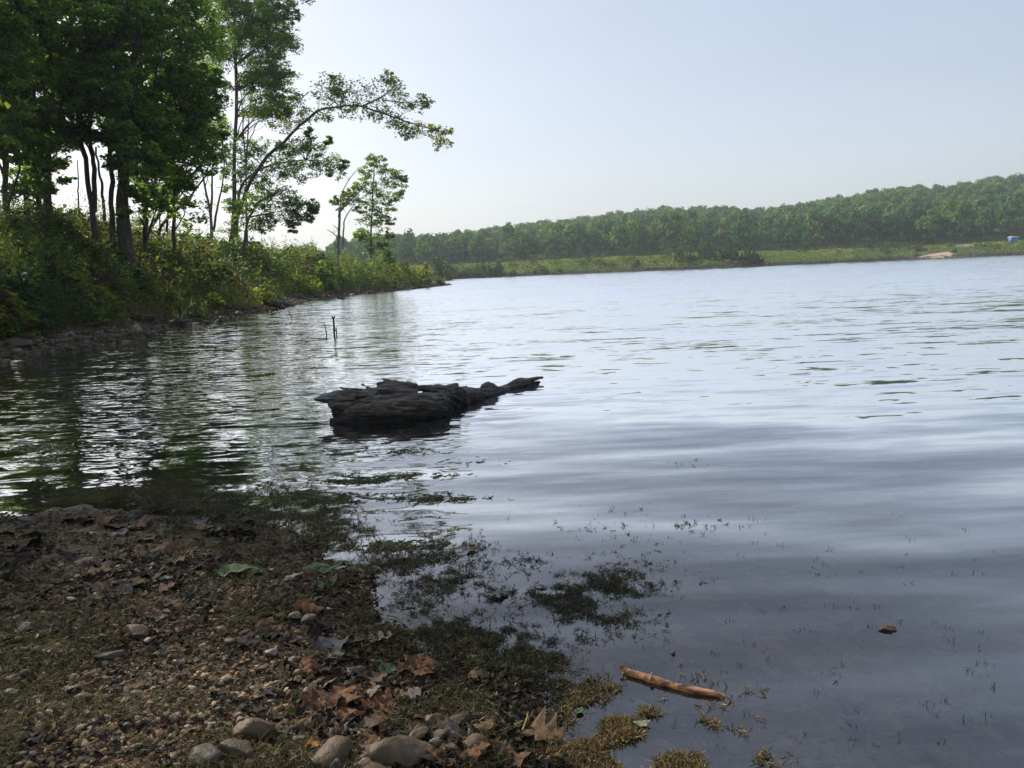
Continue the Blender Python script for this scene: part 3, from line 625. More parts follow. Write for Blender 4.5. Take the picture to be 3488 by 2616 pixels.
# shrubs one can pick out
def shrub_mesh(R_, H, n, leaf, col, yf=.05, flat=1.0, seed=0):
    mb = MB(); k = 14; c = rdir(k)*rng.random((k, 1))**.5; c[:, 2] = np.abs(c[:, 2]); c = c*(R_*.75, R_*.75, H*.8)
    w_ = rng.integers(0, k, n); o = rdir(n)*(rng.random((n, 1))**.4)*(.28*R_*(.8+.5*rng.random(k)))[w_][:, None]
    s = .6+.8*rng.random(n); cc = lcol(n, col, .28, yf=yf)*(.75+.5*rng.random(k))[w_][:, None]
    P = c[w_]+o; P[:, 2] = np.maximum(P[:, 2], .02); leaves(mb, P, leaf*s, leaf*.65*s, cc, .6, .1)
    me = mb.build('foliage', M_leaf); sb_ = MB()
    for q in c: tube(sb_, smooth_path([(rng.normal()*.05, rng.normal()*.05, -.15), q*(.5, .5, .5)+rng.normal(size=3)*.05, q], 6), np.linspace(.018, .006, 6), 4, (.09, .07, .05))
    return me, sb_.build('stems', M_bark)
vars_ = [shrub_mesh(.9, 1.3, 900, .12, c, y) for c, y in [((.05, .085, .025), .05), ((.085, .11, .025), .15), ((.035, .06, .02), .02), ((.11, .13, .03), .2)]]
def shrub(v, px, py, D, s, label, group=None, tall=1.0, name='shrub', cat='shrub'):
    p = PY(float(px), float(py), D); z0 = T1(p[0], p[1])
    o = obj(name, None, None, label, cat, group); o.location = (p[0], p[1], z0-.05); o.rotation_euler = (0, 0, rng.uniform(0, 6.28)); o.scale = (s, s, s*tall)
    for nm, me in zip(('foliage', 'stems'), vars_[v]): obj(nm, me, o)
    return o
named = [(3, 1440, 900, 83, 1.5, 'bright lime-green bush with large leaves near the tip of the point', 1.7), (1, 1375, 890, 78, 1.7, 'round green bush beside the lime-green bush on the point', 1.2),
         (2, 1330, 900, 74, 1.2, 'dark rounded bush low at the foot of the lone young tree', 1.0), (0, 1310, 900, 82, 2.2, 'tall bushy green shrub behind the lone young tree', 1.5),
         (3, 1035, 850, 52, 1.2, 'bright green bush on the crest against the sky', 1.1), (0, 1085, 850, 56, 1.5, 'leafy shrub with upright shoots on the crest beside the bare sapling', 1.4),
         (1, 700, 850, 30, .8, 'yellow-green bush at the foot of the three bare stems', 1.0), (2, 680, 1050, 26.5, .5, 'low bright grassy bush just above the waterline stones', 1.2),
         (0, 345, 1080, 20.5, .5, 'feathery green shrub hanging over the shore rocks', 1.6), (1, 1500, 930, 86, 1.0, 'small green bush at the very tip of the point', 1.0),
         (2, 590, 930, 27, .7, 'dark fern-like shrub in the middle of the slope', 1.0), (1, 880, 820, 36, 1.1, 'yellowish bush lit on the crest between the low oak and the point', 1.0)]
for v, px, py, D, s, lab, tl in named: shrub(v, px, py, D, s, lab, None, tl)
x, y, _ = bank_xy(70, 2.5, 9); 
for a, b_ in zip(x, y):
    if b_ < 12 or sdist(np.array([a]), np.array([b_]))[0] < 1.8: continue
    s = rng.uniform(.45, .95); o = obj('shrub', None, None, 'leafy green shrub merging into the undergrowth of the bank', 'shrub', 'shrubs scattered through the bank undergrowth')
    o.location = (a, b_, T1(a, b_)-.05); o.rotation_euler = (0, 0, rng.uniform(0, 6.28)); o.scale = (s, s, s*rng.uniform(.8, 1.4)); v = rng.integers(0, 4)
    for nm, me in zip(('foliage', 'stems'), vars_[v]): obj(nm, me, o)

# ------------------------------------------------------------------ far shore
def far_tree_mesh(seed, kind=0):
    """crown of overlapping leafy lobes, about 6.5 m wide and 10 m tall"""
    mb = MB(); k = 20; H = 10.0; rad = 3.2
    c = rdir(k)*(.6+.4*rng.random((k, 1))); c = c*(rad*.72, rad*.72, 3.3)+(0, 0, 5.6)
    c = np.concatenate([c, [(0, 0, 6.5), (0, 0, 8.0)]]); lr = np.r_[rng.uniform(1.0, 1.6, k), 2.0, 1.6]
    n = 560; w_ = rng.choice(len(c), n, p=lr**2/(lr**2).sum()); o = rdir(n); o[:, 2] = np.abs(o[:, 2])*.9-.25*rng.random(n)*1.5
    P = c[w_]+unit(o)*lr[w_][:, None]*(.8+.25*rng.random((n, 1))); nrm = unit(unit(o)+.3*rdir(n)); a = unit(np.cross(nrm, rdir(n))); b_ = np.cross(nrm, a)
    s = rng.uniform(.28, .62, n)[:, None]
    s = s*.9; V = np.stack([P-a*s, P-b_*s*.7, P+a*s, P+b_*s*.7], 1).reshape(-1, 3)
    col = np.clip(np.array((.105, .185, .06))*(1+.3*rng.normal(size=(n, 1)))*(.8+.4*rng.random(len(c)))[w_][:, None], .01, .4)
    mb.add(V, np.arange(n*4).reshape(-1, 4), col)
    tube(mb, [(0, 0, -.5), (.1, 0, 3), (0, .1, 5.5), (.1, 0, 8)], [.22, .16, .10, .06], 5, (.12, .10, .09))
    tube(mb, [(0, 0, 3.2), (1.0, .4, 5), (1.7, .8, 6.3)], [.1, .07, .04], 4, (.12, .10, .09))
    for q in c: tube(mb, [(0, .03, min(4.5, q[2]-.3)), (q*(.5, .5, 1)+(0, 0, -.2)), q], [.07, .05, .03], 3, (.12, .10, .09))
    return mb
NV = 8; fm = [far_tree_mesh(i) for i in range(NV)]
TINT = [(1, 1, 1), (1.3, 1.15, .9), (.7, .85, .95), (.9, 1.05, 1.1), (1.45, 1.35, .85), (.8, 1.05, .85), (1.15, .95, .85), (.6, .75, .7)]
far_me = []
for i, mb in enumerate(fm):
    mb.C = [np.clip(c*np.array(TINT[i]), 0, .5) for c in mb.C]; far_me.append(mb.build('far_tree', M_far))
pts = []
ys = 228.0; row = 0
while ys < 418:
    sp = 4.8
    for px in np.arange(1060, 3700, sp/ys*F):
        q = px+rng.uniform(-.5, .5)*sp/ys*F; yy = ys+rng.uniform(-2, 2)
        xx = (q-1744)/F*yy; pts.append((xx, yy, q))
    ys += 4.4*(1+.003*(ys-228)); row += 1
pts = np.array(pts); zt = T(pts[:, 0], pts[:, 1])
# visibility: how much of each tree stands clear of the rows before it
order = np.argsort(pts[:, 1]); hz = {}; vis = np.zeros(len(pts))
for i in order:
    b_ = int(pts[i, 2]//25); e = (zt[i]+6.5-CAMZ)/pts[i, 1]; m_b = max(hz.get(j, -9) for j in (b_-1, b_, b_+1)); vis[i] = (e-m_b)*3; hz[b_] = max(hz.get(b_, -9), e)
    if pts[i, 1] < 245: vis[i] += 1
top = set(np.argsort(-vis)[:290]); wood = MB(); nt_ = 0
FL = {0: 'leafy tree in the front rows of the wood across the lake', 1: 'leafy tree rising on the wooded hillside across the lake'}
for i in range(len(pts)):
    xx, yy, q = pts[i]; s = rng.uniform(.5, 1.1); v = int(rng.integers(0, NV)); rz = rng.uniform(0, 6.28)
    if fbm(np.array([xx*.03]), np.array([yy*.03]), 8)[0] > .55: v = [1, 4, 6, 3][v % 4]
    if i in top:
        k = 0 if yy < 262 else 1
        o = obj('broadleaf_tree', far_me[v], None, FL[k], 'tree', 'trees in the front of the far wood' if k == 0 else 'trees of the far hillside')
        o.location = (xx, yy, zt[i]-.6); o.rotation_euler = (0, 0, rz); o.scale = (s*rng.uniform(.8, 1.2), s*rng.uniform(.8, 1.2), s*rng.uniform(.8, 1.25))
    else:
        c, sn = math.cos(rz), math.sin(rz); Rm = np.array([[c, -sn, 0], [sn, c, 0], [0, 0, 1]])*s
        mb = fm[v]
        for Vv, Ff, Cc in zip(mb.V, mb.F, mb.C): pass
        Va = np.concatenate(mb.V)@Rm.T+(xx, yy, zt[i]-.6); Fa = np.concatenate(mb.F); Ca = np.concatenate(mb.C); wood.add(Va, Fa, Ca)
obj('far_wood', wood.build('far_wood', M_far), label='mass of trees filling the wooded hillside across the lake', cat='wood', kind='stuff')

# bushes and meadow of the far bank
def far_bush(px, D, w, h, v, label, group=None, name='bush'):
    p = PY(float(px), float(hyp(px)), D); o = obj(name, bush_me[v], None, label, 'bush', group)
    o.location = (p[0], p[1], max(T1(p[0], p[1]), 0)-.2); o.scale = (w*D/F/2, w*D/F/2, h*D/F); o.rotation_euler = (0, 0, rng.uniform(0, 6.28)); return o
def bush_mesh(col):
    mb = MB(); k = 16; c = rdir(k)*(.5+.35*rng.random((k, 1))); c[:, 2] = np.abs(c[:, 2])*.8; lr = rng.uniform(.25, .42, k); n = 620; w_ = rng.integers(0, k, n)
    o = rdir(n); P = c[w_]+o*lr[w_][:, None]*(.75+.3*rng.random((n, 1))); P[:, 2] = np.abs(P[:, 2]); P[:, 2] = np.minimum(P[:, 2], 1.05)
    nrm = unit(o+.5*rdir(n)); a = unit(np.cross(nrm, rdir(n))); b_ = np.cross(nrm, a); s = rng.uniform(.05, .11, n)[:, None]
    V = np.stack([P-a*s, P-b_*s*.7, P+a*s, P+b_*s*.7], 1).reshape(-1, 3)
    mb.add(V, np.arange(n*4).reshape(-1, 4), np.clip(np.array(col)*(1+.3*rng.normal(size=(n, 1)))*(.8+.4*rng.random(k))[w_][:, None], .01, .4)); return mb.build('bush', M_far)
bush_me = [bush_mesh(c) for c in [(.055, .09, .03), (.11, .15, .04), (.075, .12, .038), (.14, .17, .045)]]
for px, D, w_, h, v, lab in [(1500, 150, 95, 95, 2, 'tall light green bush standing beside the point across the inlet'), (1555, 180, 80, 60, 0, 'rounded bush on the far shore nearest the point'),
        (1690, 182, 75, 62, 0, 'dark round bush where the far meadow begins'), (1640, 184, 70, 50, 2, 'green bush just before the dark round one'), (1600, 184, 60, 45, 1, 'pale bush in the far shore thicket near the point'),
        (2170, 176, 36, 36, 0, 'small dark bush alone on the far grassy bank'), (2230, 177, 26, 22, 2, 'smallest bush beside the lone dark one on the far bank'),
        (2330, 176, 90, 66, 0, 'first big dark bush of the thicket on the far shore'), (2400, 178, 90, 78, 2, 'tall bush in the middle of the far shore thicket'), (2470, 176, 100, 74, 0, 'broad dark bush in the far shore thicket'), (2550, 175, 90, 74, 0, 'last big dark bush of the thicket, beside the open meadow'),
        (2290, 186, 80, 50, 1, 'paler bush at the back of the far thicket'), (3330, 204, 34, 20, 1, 'low bush by the gravel heap on the far shore'), (3390, 200, 40, 22, 1, 'low bush on the rise below the blue cabin'), (3465, 212, 24, 14, 0, 'small dark bush at the foot of the blue cabin')]:
    far_bush(px, D, w_, h, v, lab)
for i in range(130):
    px = rng.uniform(1730, 2290) if i < 65 else rng.uniform(1120, 1480) if i < 90 else rng.uniform(2600, 3480); D = rng.uniform(178, 205) if i < 90 else rng.uniform(200, 226)
    far_bush(px, D, rng.uniform(16, 46), rng.uniform(10, 30), int(rng.integers(0, 4)), 'low green bush dotted over the grassy far bank', 'low bushes on the far bank')
n = 90000; px = rng.uniform(1080, 3650, n); D = rng.uniform(170, 232, n); x = (px-1744)/F*D; y = D
z, d = height(x, y); k = (d > 1.2) & ~((px > 3120) & (px < 3262) & (d < 9)) & ~((px > 3230) & (px < 3350) & (d > 10) & (d < 16))
x, y = x[k], y[k]; z = z[k]
cl = fbm(x*.12, y*.12, 66); n = len(x); s = rng.uniform(.25, .6, n); mb = MB()
col = np.where((cl > .5)[:, None], (.27, .31, .08), (.18, .24, .06))*(1+.2*rng.normal(size=(n, 1)))
leaves(mb, np.stack([x, y, z+rng.uniform(.1, .9, n)*(.5+cl)], -1), s, s*.5, np.clip(col, .02, .5), .4, 0)
obj('meadow_grass', mb.build('meadow_grass', M_far), label='rough yellow-green grass and weeds covering the far shore', cat='grass', kind='stuff')
# stony rim, sand, gravel
def strip(name, pxs, D0, D1, z0, z1, col, label=None):
    pass
def patch(name, outline, lift, col, **kw):
    P = np.array([PY(float(a), float(hyp(a)), b_) for a, b_ in outline]); x, y = P[:, 0], P[:, 1]
    m = len(P); c = P.mean(0); rings = np.linspace(0, 1, 10); V = []
    for t in rings: 
        q = c+(P-c)*t; zz = np.maximum(T(q[:, 0], q[:, 1]), -.05)+lift*(1-t**2)+.03; V.append(np.c_[q[:, :2], zz])
    V = np.concatenate(V); i = np.arange(len(rings)-1)[:, None]*m; j = np.arange(m)[None]; k = (j+1) % m
    Fc = np.stack([i+j, i+m+j, i+m+k, i+k], -1).reshape(-1, 4)
    mt = simple(name, lambda b: b.mix(1.0, col, b.ramp(b.noise(b.pos(), 1.5, 5, .7), [(.3, (.75, .75, .75)), (.7, (1.15, 1.15, 1.15))]), 'MULTIPLY'), .9, (lambda b: b.noise(b.pos(), 3, 5, .7), 1, .3))
    return obj(name, mesh(name, V, Fc, mt, None, True), **kw)
patch('sand_beach', [(3130, 204.5), (3150, 202), (3200, 199), (3262, 196), (3248, 200.5), (3228, 204), (3190, 205), (3165, 205.5)], .03, (.50, .38, .26), kind='structure')
patch('gravel_path', [(3210, 214), (3250, 212), (3300, 211), (3335, 210), (3340, 216), (3300, 218), (3250, 218), (3205, 218)], .7, (.42, .41, .40), kind='structure')

# ------------------------------------------------------------------ rocks
def ico(sub):
    bm = bmesh.new(); bmesh.ops.create_icosphere(bm, subdivisions=sub, radius=1.0)
    V = np.array([v.co[:] for v in bm.verts]); Fc = np.array([[v.index for v in f.verts] for f in bm.faces]); bm.free(); return V, Fc
ICO = {s: ico(s) for s in (1, 2, 3, 4)}
def rock_shape(sub, cuts=9, flat=.6, elong=1.3, rough=.05):
    V, Fc = ICO[sub]; V = V.copy()
    for _ in range(int(cuts*1.6)):
        nrm = rdir(1)[0]; dcut = rng.uniform(.42, .78); e = V@nrm-dcut; V = V-np.maximum(e, 0)[:, None]*nrm*.95
    V = V*(elong, 1, flat); V = V+rough*(np.stack([vnoise(V[:, 0]*5+9, V[:, 1]*5+V[:, 2]*4+k, 50+k) for k in range(3)], -1)-.5)*2
    return V, Fc
rocks_me = {}
def rock_me(i, col, sub=3, flat=.6, elong=1.35):
    k = (i, col, sub, flat)
    if k not in rocks_me:
        st_ = rng.bit_generator.state; V, Fc = rock_shape(sub, 9, flat, elong); mb = MB(); mb.add(V, Fc, col); rocks_me[k] = mb.build('rock', M_stone, False)
    return rocks_me[k]
SC = [(.08, .052, .028), (.11, .07, .034), (.075, .056, .038), (.27, .225, .16), (.12, .062, .034)]
def place_rock(px, py, wpx, var, col, label, group=None, hf=.6, name='stone', cat='stone', rz=None, sink=.25, sub=3):
    p = on_ground(np.array([float(px)]), np.array([float(py)]))[0]; s = wpx*np.linalg.norm(p-CP)/F/2
    o = obj(name, rock_me(var, SC[col], sub, hf), None, label, cat, group); o.location = (p[0], p[1], p[2]+s*hf*(.5-sink)+.006)
    o.scale = (s/1.15, s/1.15, s/1.15); o.rotation_euler = (rng.normal()*.15, rng.normal()*.15, rng.uniform(-.6, .6) if rz is None else rz); return o
# rocks of the shoreline under the bank
for px, py, w_, v, c, lab, hf, rz in [(65, 1185, 105, 0, 2, 'large angular grey boulder lying nearest the beach at the foot of the bank', .42, -.3), (485, 1098, 75, 1, 2, 'pale slanting slab propped up among the shore rocks', .75, .4),
        (460, 1090, 50, 2, 3, 'light grey rock leaning behind the slanting slab', .8, .5), (510, 1070, 30, 3, 3, 'small pale flat rock above the slanting slab', .45, 0), (430, 1068, 28, 4, 3, 'small whitish rock under the hanging shrub', .7, 0),
        (520, 1120, 85, 5, 2, 'long dark flat rock at the water edge below the slab', .35, .1), (600, 1105, 80, 6, 2, 'low dark rock lying along the waterline beyond the slab', .35, .1), (125, 1208, 32, 7, 2, 'round dark rock at the waterline beside the boulder', .8, 0),
        (45, 1235, 65, 8, 2, 'dark wet rock half in the water below the boulder', .5, 0), (300, 1130, 60, 9, 2, 'brown slab in the middle of the stony shore', .45, .3), (360, 1150, 80, 10, 2, 'flat grey slab reaching the waterline', .25, .2)]:
    place_rock(px, py, w_, v, c, lab, None, hf, 'rock', 'rock', rz)
L_ = np.concatenate([bankw]); qx, _ = pxof(L_[:, 0], L_[:, 1])
for i in range(230):
    t = rng.uniform(-120, 1540); bx = np.interp(t, qx, L_[:, 0]) if t > 0 else L_[0, 0]+t*.006; by = np.interp(t, qx, L_[:, 1]); dd_ = rng.uniform(-.15, 1.5)*min(1, 40/by+.3)
    nx, ny = -.95, .3; x0, y0 = bx+nx*dd_, by+ny*dd_; s = rng.uniform(4, 15 if t < 900 else 9)*by/F*rng.choice([.7, 1, 1.4]); hf = float(rng.choice([.35, .5, .7]))
    o = obj('rock', rock_me(int(rng.integers(20, 28)), SC[int(rng.integers(0, 5))], 2, hf), None, 'small brown-grey rock on the stony waterline of the bank', 'rock', 'rocks along the waterline of the bank')
    o.location = (x0, y0, max(T1(x0, y0), -.03)+s*.15); o.scale = (s, s, s); o.rotation_euler = (rng.normal()*.3, rng.normal()*.3, rng.uniform(0, 3.1))
# shore rubble (uncountable)
def rubble(name, xs, ys_, smin, smax, cols, label, mat=M_pebble, subs=(1,), zmin=-.3, lift=.3, nvar=24, flat=(.45, .8)):
    shp = [rock_shape(subs[i % len(subs)], 7, rng.uniform(*flat), rng.uniform(1, 1.5), .02) for i in range(nvar)]; mb = MB()
    z, d = height(xs, ys_); k = z > zmin; xs, ys_, z = xs[k], ys_[k], z[k]; n = len(xs)
    var = rng.integers(0, nvar, n); s = smin*(smax/smin)**(rng.random(n)**2.2)
    for v in range(nvar):
        i = np.where(var == v)[0]
        if not len(i): continue
        V, Fc = shp[v]; a = rng.uniform(0, 6.28, len(i)); tl = rng.normal(size=(len(i), 2))*.25; c, sn = np.cos(a), np.sin(a)
        X = V[None, :, 0]*c[:, None]-V[None, :, 1]*sn[:, None]; Y = V[None, :, 0]*sn[:, None]+V[None, :, 1]*c[:, None]
        Z = V[None, :, 2]+X*tl[:, :1]+Y*tl[:, 1:]
        W = np.stack([X, Y, Z], -1)*s[i][:, None, None]+np.stack([xs[i], ys_[i], z[i]+s[i]*lift*.5], -1)[:, None]
        Fa = (Fc[None]+np.arange(len(i))[:, None, None]*len(V)).reshape(-1, 3)
        cc = np.array(cols)[rng.integers(0, len(cols), len(i))]*(1+.2*rng.normal(size=(len(i), 1)))
        mb.add(W.reshape(-1, 3), Fa, np.clip(np.repeat(cc, len(Fc), 0), .01, .6))
    return obj(name, mb.build(name, mat), label=label, cat='gravel', kind='stuff')
t = rng.uniform(-200, 1540, 9000); bx = np.interp(t, qx, L_[:, 0]); by = np.interp(t, qx, L_[:, 1]); d_ = rng.uniform(-.2, 1.25, 9000)*np.minimum(1, 40/by+.3)
bx = np.where(t < 0, L_[0, 0]+t*.006, bx)
rubble('shore_rubble', bx-.95*d_, by+.3*d_, .02, .11, [(.075, .054, .036), (.11, .08, .05), (.05, .04, .03), (.15, .125, .09)], 'brown stony rubble along the foot of the bank', zmin=-.06)
px = rng.uniform(1480, 3600, 5000); D = np.interp(px, fpx, fD)+rng.uniform(-.6, 1.6, 5000)
rubble('far_rubble', (px-1744)/F*D, D, .08, .3, [(.12, .10, .08), (.20, .17, .14), (.07, .06, .05)], 'thin line of brown stones along the far shore', zmin=-.3)

# ------------------------------------------------------------------ the beach
def px_scatter(n, x0=-250, x1=2000, y0=1690, y1=2800):
    return on_ground(rng.uniform(x0, x1, n), rng.uniform(y0, y1, n))
COLS = [(.22, .135, .07), (.28, .18, .095), (.13, .08, .045), (.34, .24, .14), (.10, .08, .065), (.26, .13, .065), (.42, .33, .22), (.07, .05, .035)]
P = px_scatter(30000, y0=1900); dn = fbm(P[:, 0]*2.2, P[:, 1]*2.2, 15)
a, b_ = pxof(P[:, 0], P[:, 1], P[:, 2]); dens = .25+.9*sstep(2150, 2500, b_)*sstep(1350, 700, a)+.25*sstep(2450, 2600, b_)
k = (rng.random(len(P)) < dens*np.clip(dn*2.2-.1, .25, 1)) & (P[:, 2] > .004)
rubble('gravel', P[k, 0], P[k, 1], .0035, .017, COLS, 'small brown and tan gravel covering the near beach', subs=(1, 2), zmin=0, lift=.4)
# bed stones under the shallow water
P = PZ(rng.uniform(1900, 3700, 900), rng.uniform(2150, 2900, 900)); P = P[T(P[:, 0], P[:, 1]) < -.03]
rubble('bed_stones', P[:, 0], P[:, 1], .01, .05, [(.20, .15, .10), (.13, .10, .075), (.26, .19, .13)], 'pale stones lying on the lake bed in the shallows', subs=(2,), zmin=-.6, lift=.1, flat=(.3, .5))

# named stones, leaves
ST_ = [(1005, 2110, 60, 0, 3, 'whitish stone under the red-brown leaf'), (1060, 2118, 60, 1, 4, 'round brown stone beside the whitish stone'), (925, 2240, 64, 2, 3, 'half white, half tan stone in the middle of the beach'), (1000, 2265, 52, 3, 1, 'small tan stone beside the half white one'),
       (870, 2520, 160, 4, 1, 'large hump-backed tan stone on the gravel'), (815, 2580, 120, 5, 1, 'dull tan stone in front of the large hump-backed stone'), (1120, 2590, 170, 6, 1, 'broad tan stone, partly covered by an orange leaf'), (930, 2525, 34, 7, 3, 'small pale round pebble by the large hump-backed stone'),
       (1370, 2590, 190, 8, 1, 'wide flat brown stone at the front edge of the beach'), (1530, 2480, 62, 9, 1, 'ochre stone among the stones by the water'), (1520, 2520, 56, 10, 1, 'pale tan squarish stone by the ochre stone'), (1480, 2540, 60, 11, 3, 'flat pale stone leaning on the squarish stone'),
       (300, 2400, 60, 12, 1, 'oval tan stone in the brown gravel'), (380, 2250, 80, 13, 2, 'mossy grey-green stone among brown gravel'), (470, 2170, 90, 14, 1, 'long flat tan stone lying in the litter'), (760, 2165, 70, 15, 1, 'slim tan stone lying flat'), (240, 2365, 64, 16, 2, 'flat brown stone beyond the oval tan stone'),
       (440, 2495, 40, 17, 2, 'small blue-grey pebble among tan gravel'), (375, 2462, 30, 18, 3, 'tiny white pebble in the gravel'), (220, 2455, 40, 19, 3, 'small whitish pebble at the back of the gravel'), (470, 2560, 50, 20, 3, 'pale triangular stone in the gravel'), (590, 2470, 50, 21, 1, 'tan pebble in front of the dark gravel'),
       (350, 2180, 40, 22, 1, 'small rusty tan stone'), (1620, 2560, 120, 23, 4, 'dark reddish stone by the waterline'), (1250, 2600, 110, 24, 2, 'grey-brown stone between the two wide stones'), (690, 2590, 120, 25, 2, 'brown slab stone under the tan stones'), (540, 2440, 40, 26, 4, 'little reddish pebble among tan gravel'), (100, 2160, 70, 27, 2, 'grey flat stone at the shaded edge of the beach')]
for px, py, w_, v, c, lab in ST_: place_rock(px, py, w_, 100+v, c, lab, None, float(rng.choice([.45, .55, .7])), 'stone', 'stone')
for i in range(26):
    place_rock(rng.uniform(1000, 1700), rng.uniform(2460, 2680), rng.choice([34, 50, 70, 100])*rng.uniform(.8, 1.2), 200+i % 14, [0, 1, 1, 2, 4][i % 5], 'dull brown stone in the pile of stones by the waterline', 'stones piled by the waterline', float(rng.choice([.45, .6, .75])), 'stone', 'stone', sink=.28)
P2 = np.c_[rng.uniform(-150, 1750, 150), rng.uniform(2150, 2680, 150)]
for px, py in P2:
    if px > 1150+ (py-2150)*1.1: continue
    place_rock(px, py, rng.uniform(22, 48), int(rng.integers(140, 152)), int(rng.integers(0, 5)), 'small stone lying in the gravel of the near beach', 'small stones on the near beach', float(rng.choice([.45, .6])), 'stone', 'stone', sub=2)

def leaf_mesh(kind, col, seed):
    st_ = np.random.default_rng(seed); n = 15; m = 7; t = np.linspace(0, 1, n)
    if kind == 'oak': wv = (.13+.26*np.sin(np.pi*t**.8))*(1+.45*np.sin(t*np.pi*7)); wv[0] = .02
    elif kind == 'long': wv = .16*np.sin(np.pi*t**.85)+.004
    elif kind == 'broad': wv = (.42*np.sin(np.pi*t**.7))*(1+.12*np.sin(t*np.pi*5))+.004
    else: wv = .28*np.sin(np.pi*t**.9)+.006
    wv[-1] = .004; u = np.linspace(-1, 1, m); X = np.repeat((t-.5)[:, None], m, 1); Y = wv[:, None]*u[None]
    b1, b2, b3 = st_.normal()*.5, st_.uniform(.2, .9)*st_.choice([-1, 1]), st_.normal()*.5
    Z = b1*.35*(X**2)*2+b2*.6*np.abs(Y)**1.5+b3*X*Y*1.2+.02*np.sin(X*22+st_.uniform(0, 6))*np.sign(b2)+.03*np.sin(Y*18+X*9)
    V = np.stack([X, Y, Z-Z.min()*.6], -1).reshape(-1, 3); i = np.arange(n-1)[:, None]*m; j = np.arange(m-1)[None]
    Fc = np.stack([i+j, i+m+j, i+m+j+1, i+j+1], -1).reshape(-1, 4); mb = MB(); mb.add(V, Fc, np.clip(np.array(col)*(1+.12*st_.normal(size=(len(Fc), 1))), .01, .6))
    tube(mb, [(-.5, 0, V[m//2, 2]+.004), (-.62, .02, V[m//2, 2]+.03), (-.75, .05, V[m//2, 2]+.02)], [.008, .006, .004], 4, np.array(col)*.7)
    return mb.build('fallen_leaf', M_dead, True)
LC = {'brown': (.115, .07, .042), 'dark': (.028, .022, .018), 'grey': (.15, .13, .115), 'tan': (.15, .10, .055), 'red': (.15, .072, .035), 'green': (.10, .15, .075), 'pale': (.26, .27, .19), 'orange': (.35, .17, .04), 'yellow': (.30, .30, .08), 'blue': (.07, .075, .085)}
leaf_cache = {}
def place_leaf(px, py, wpx, kind, c, seed, label, group=None, rz=None, tilt=.25, z=None, lift=.004):
    key = (kind, c, seed)
    if key not in leaf_cache: leaf_cache[key] = leaf_mesh(kind, LC[c], seed)
    p = on_ground(np.array([float(px)]), np.array([float(py)]))[0]
    if z is not None or p[2] < 0: p = PZ(float(px), float(py), z or 0.002); 
    s = wpx*np.linalg.norm(p-CP)/F; o = obj('fallen_leaf', leaf_cache[key], None, label, 'leaf', group)
    o.location = (p[0], p[1], p[2]+lift+s*.02); o.scale = (s, s, s); o.rotation_euler = (rng.normal()*tilt, rng.normal()*tilt, rng.uniform(0, 6.28) if rz is None else rz); return o
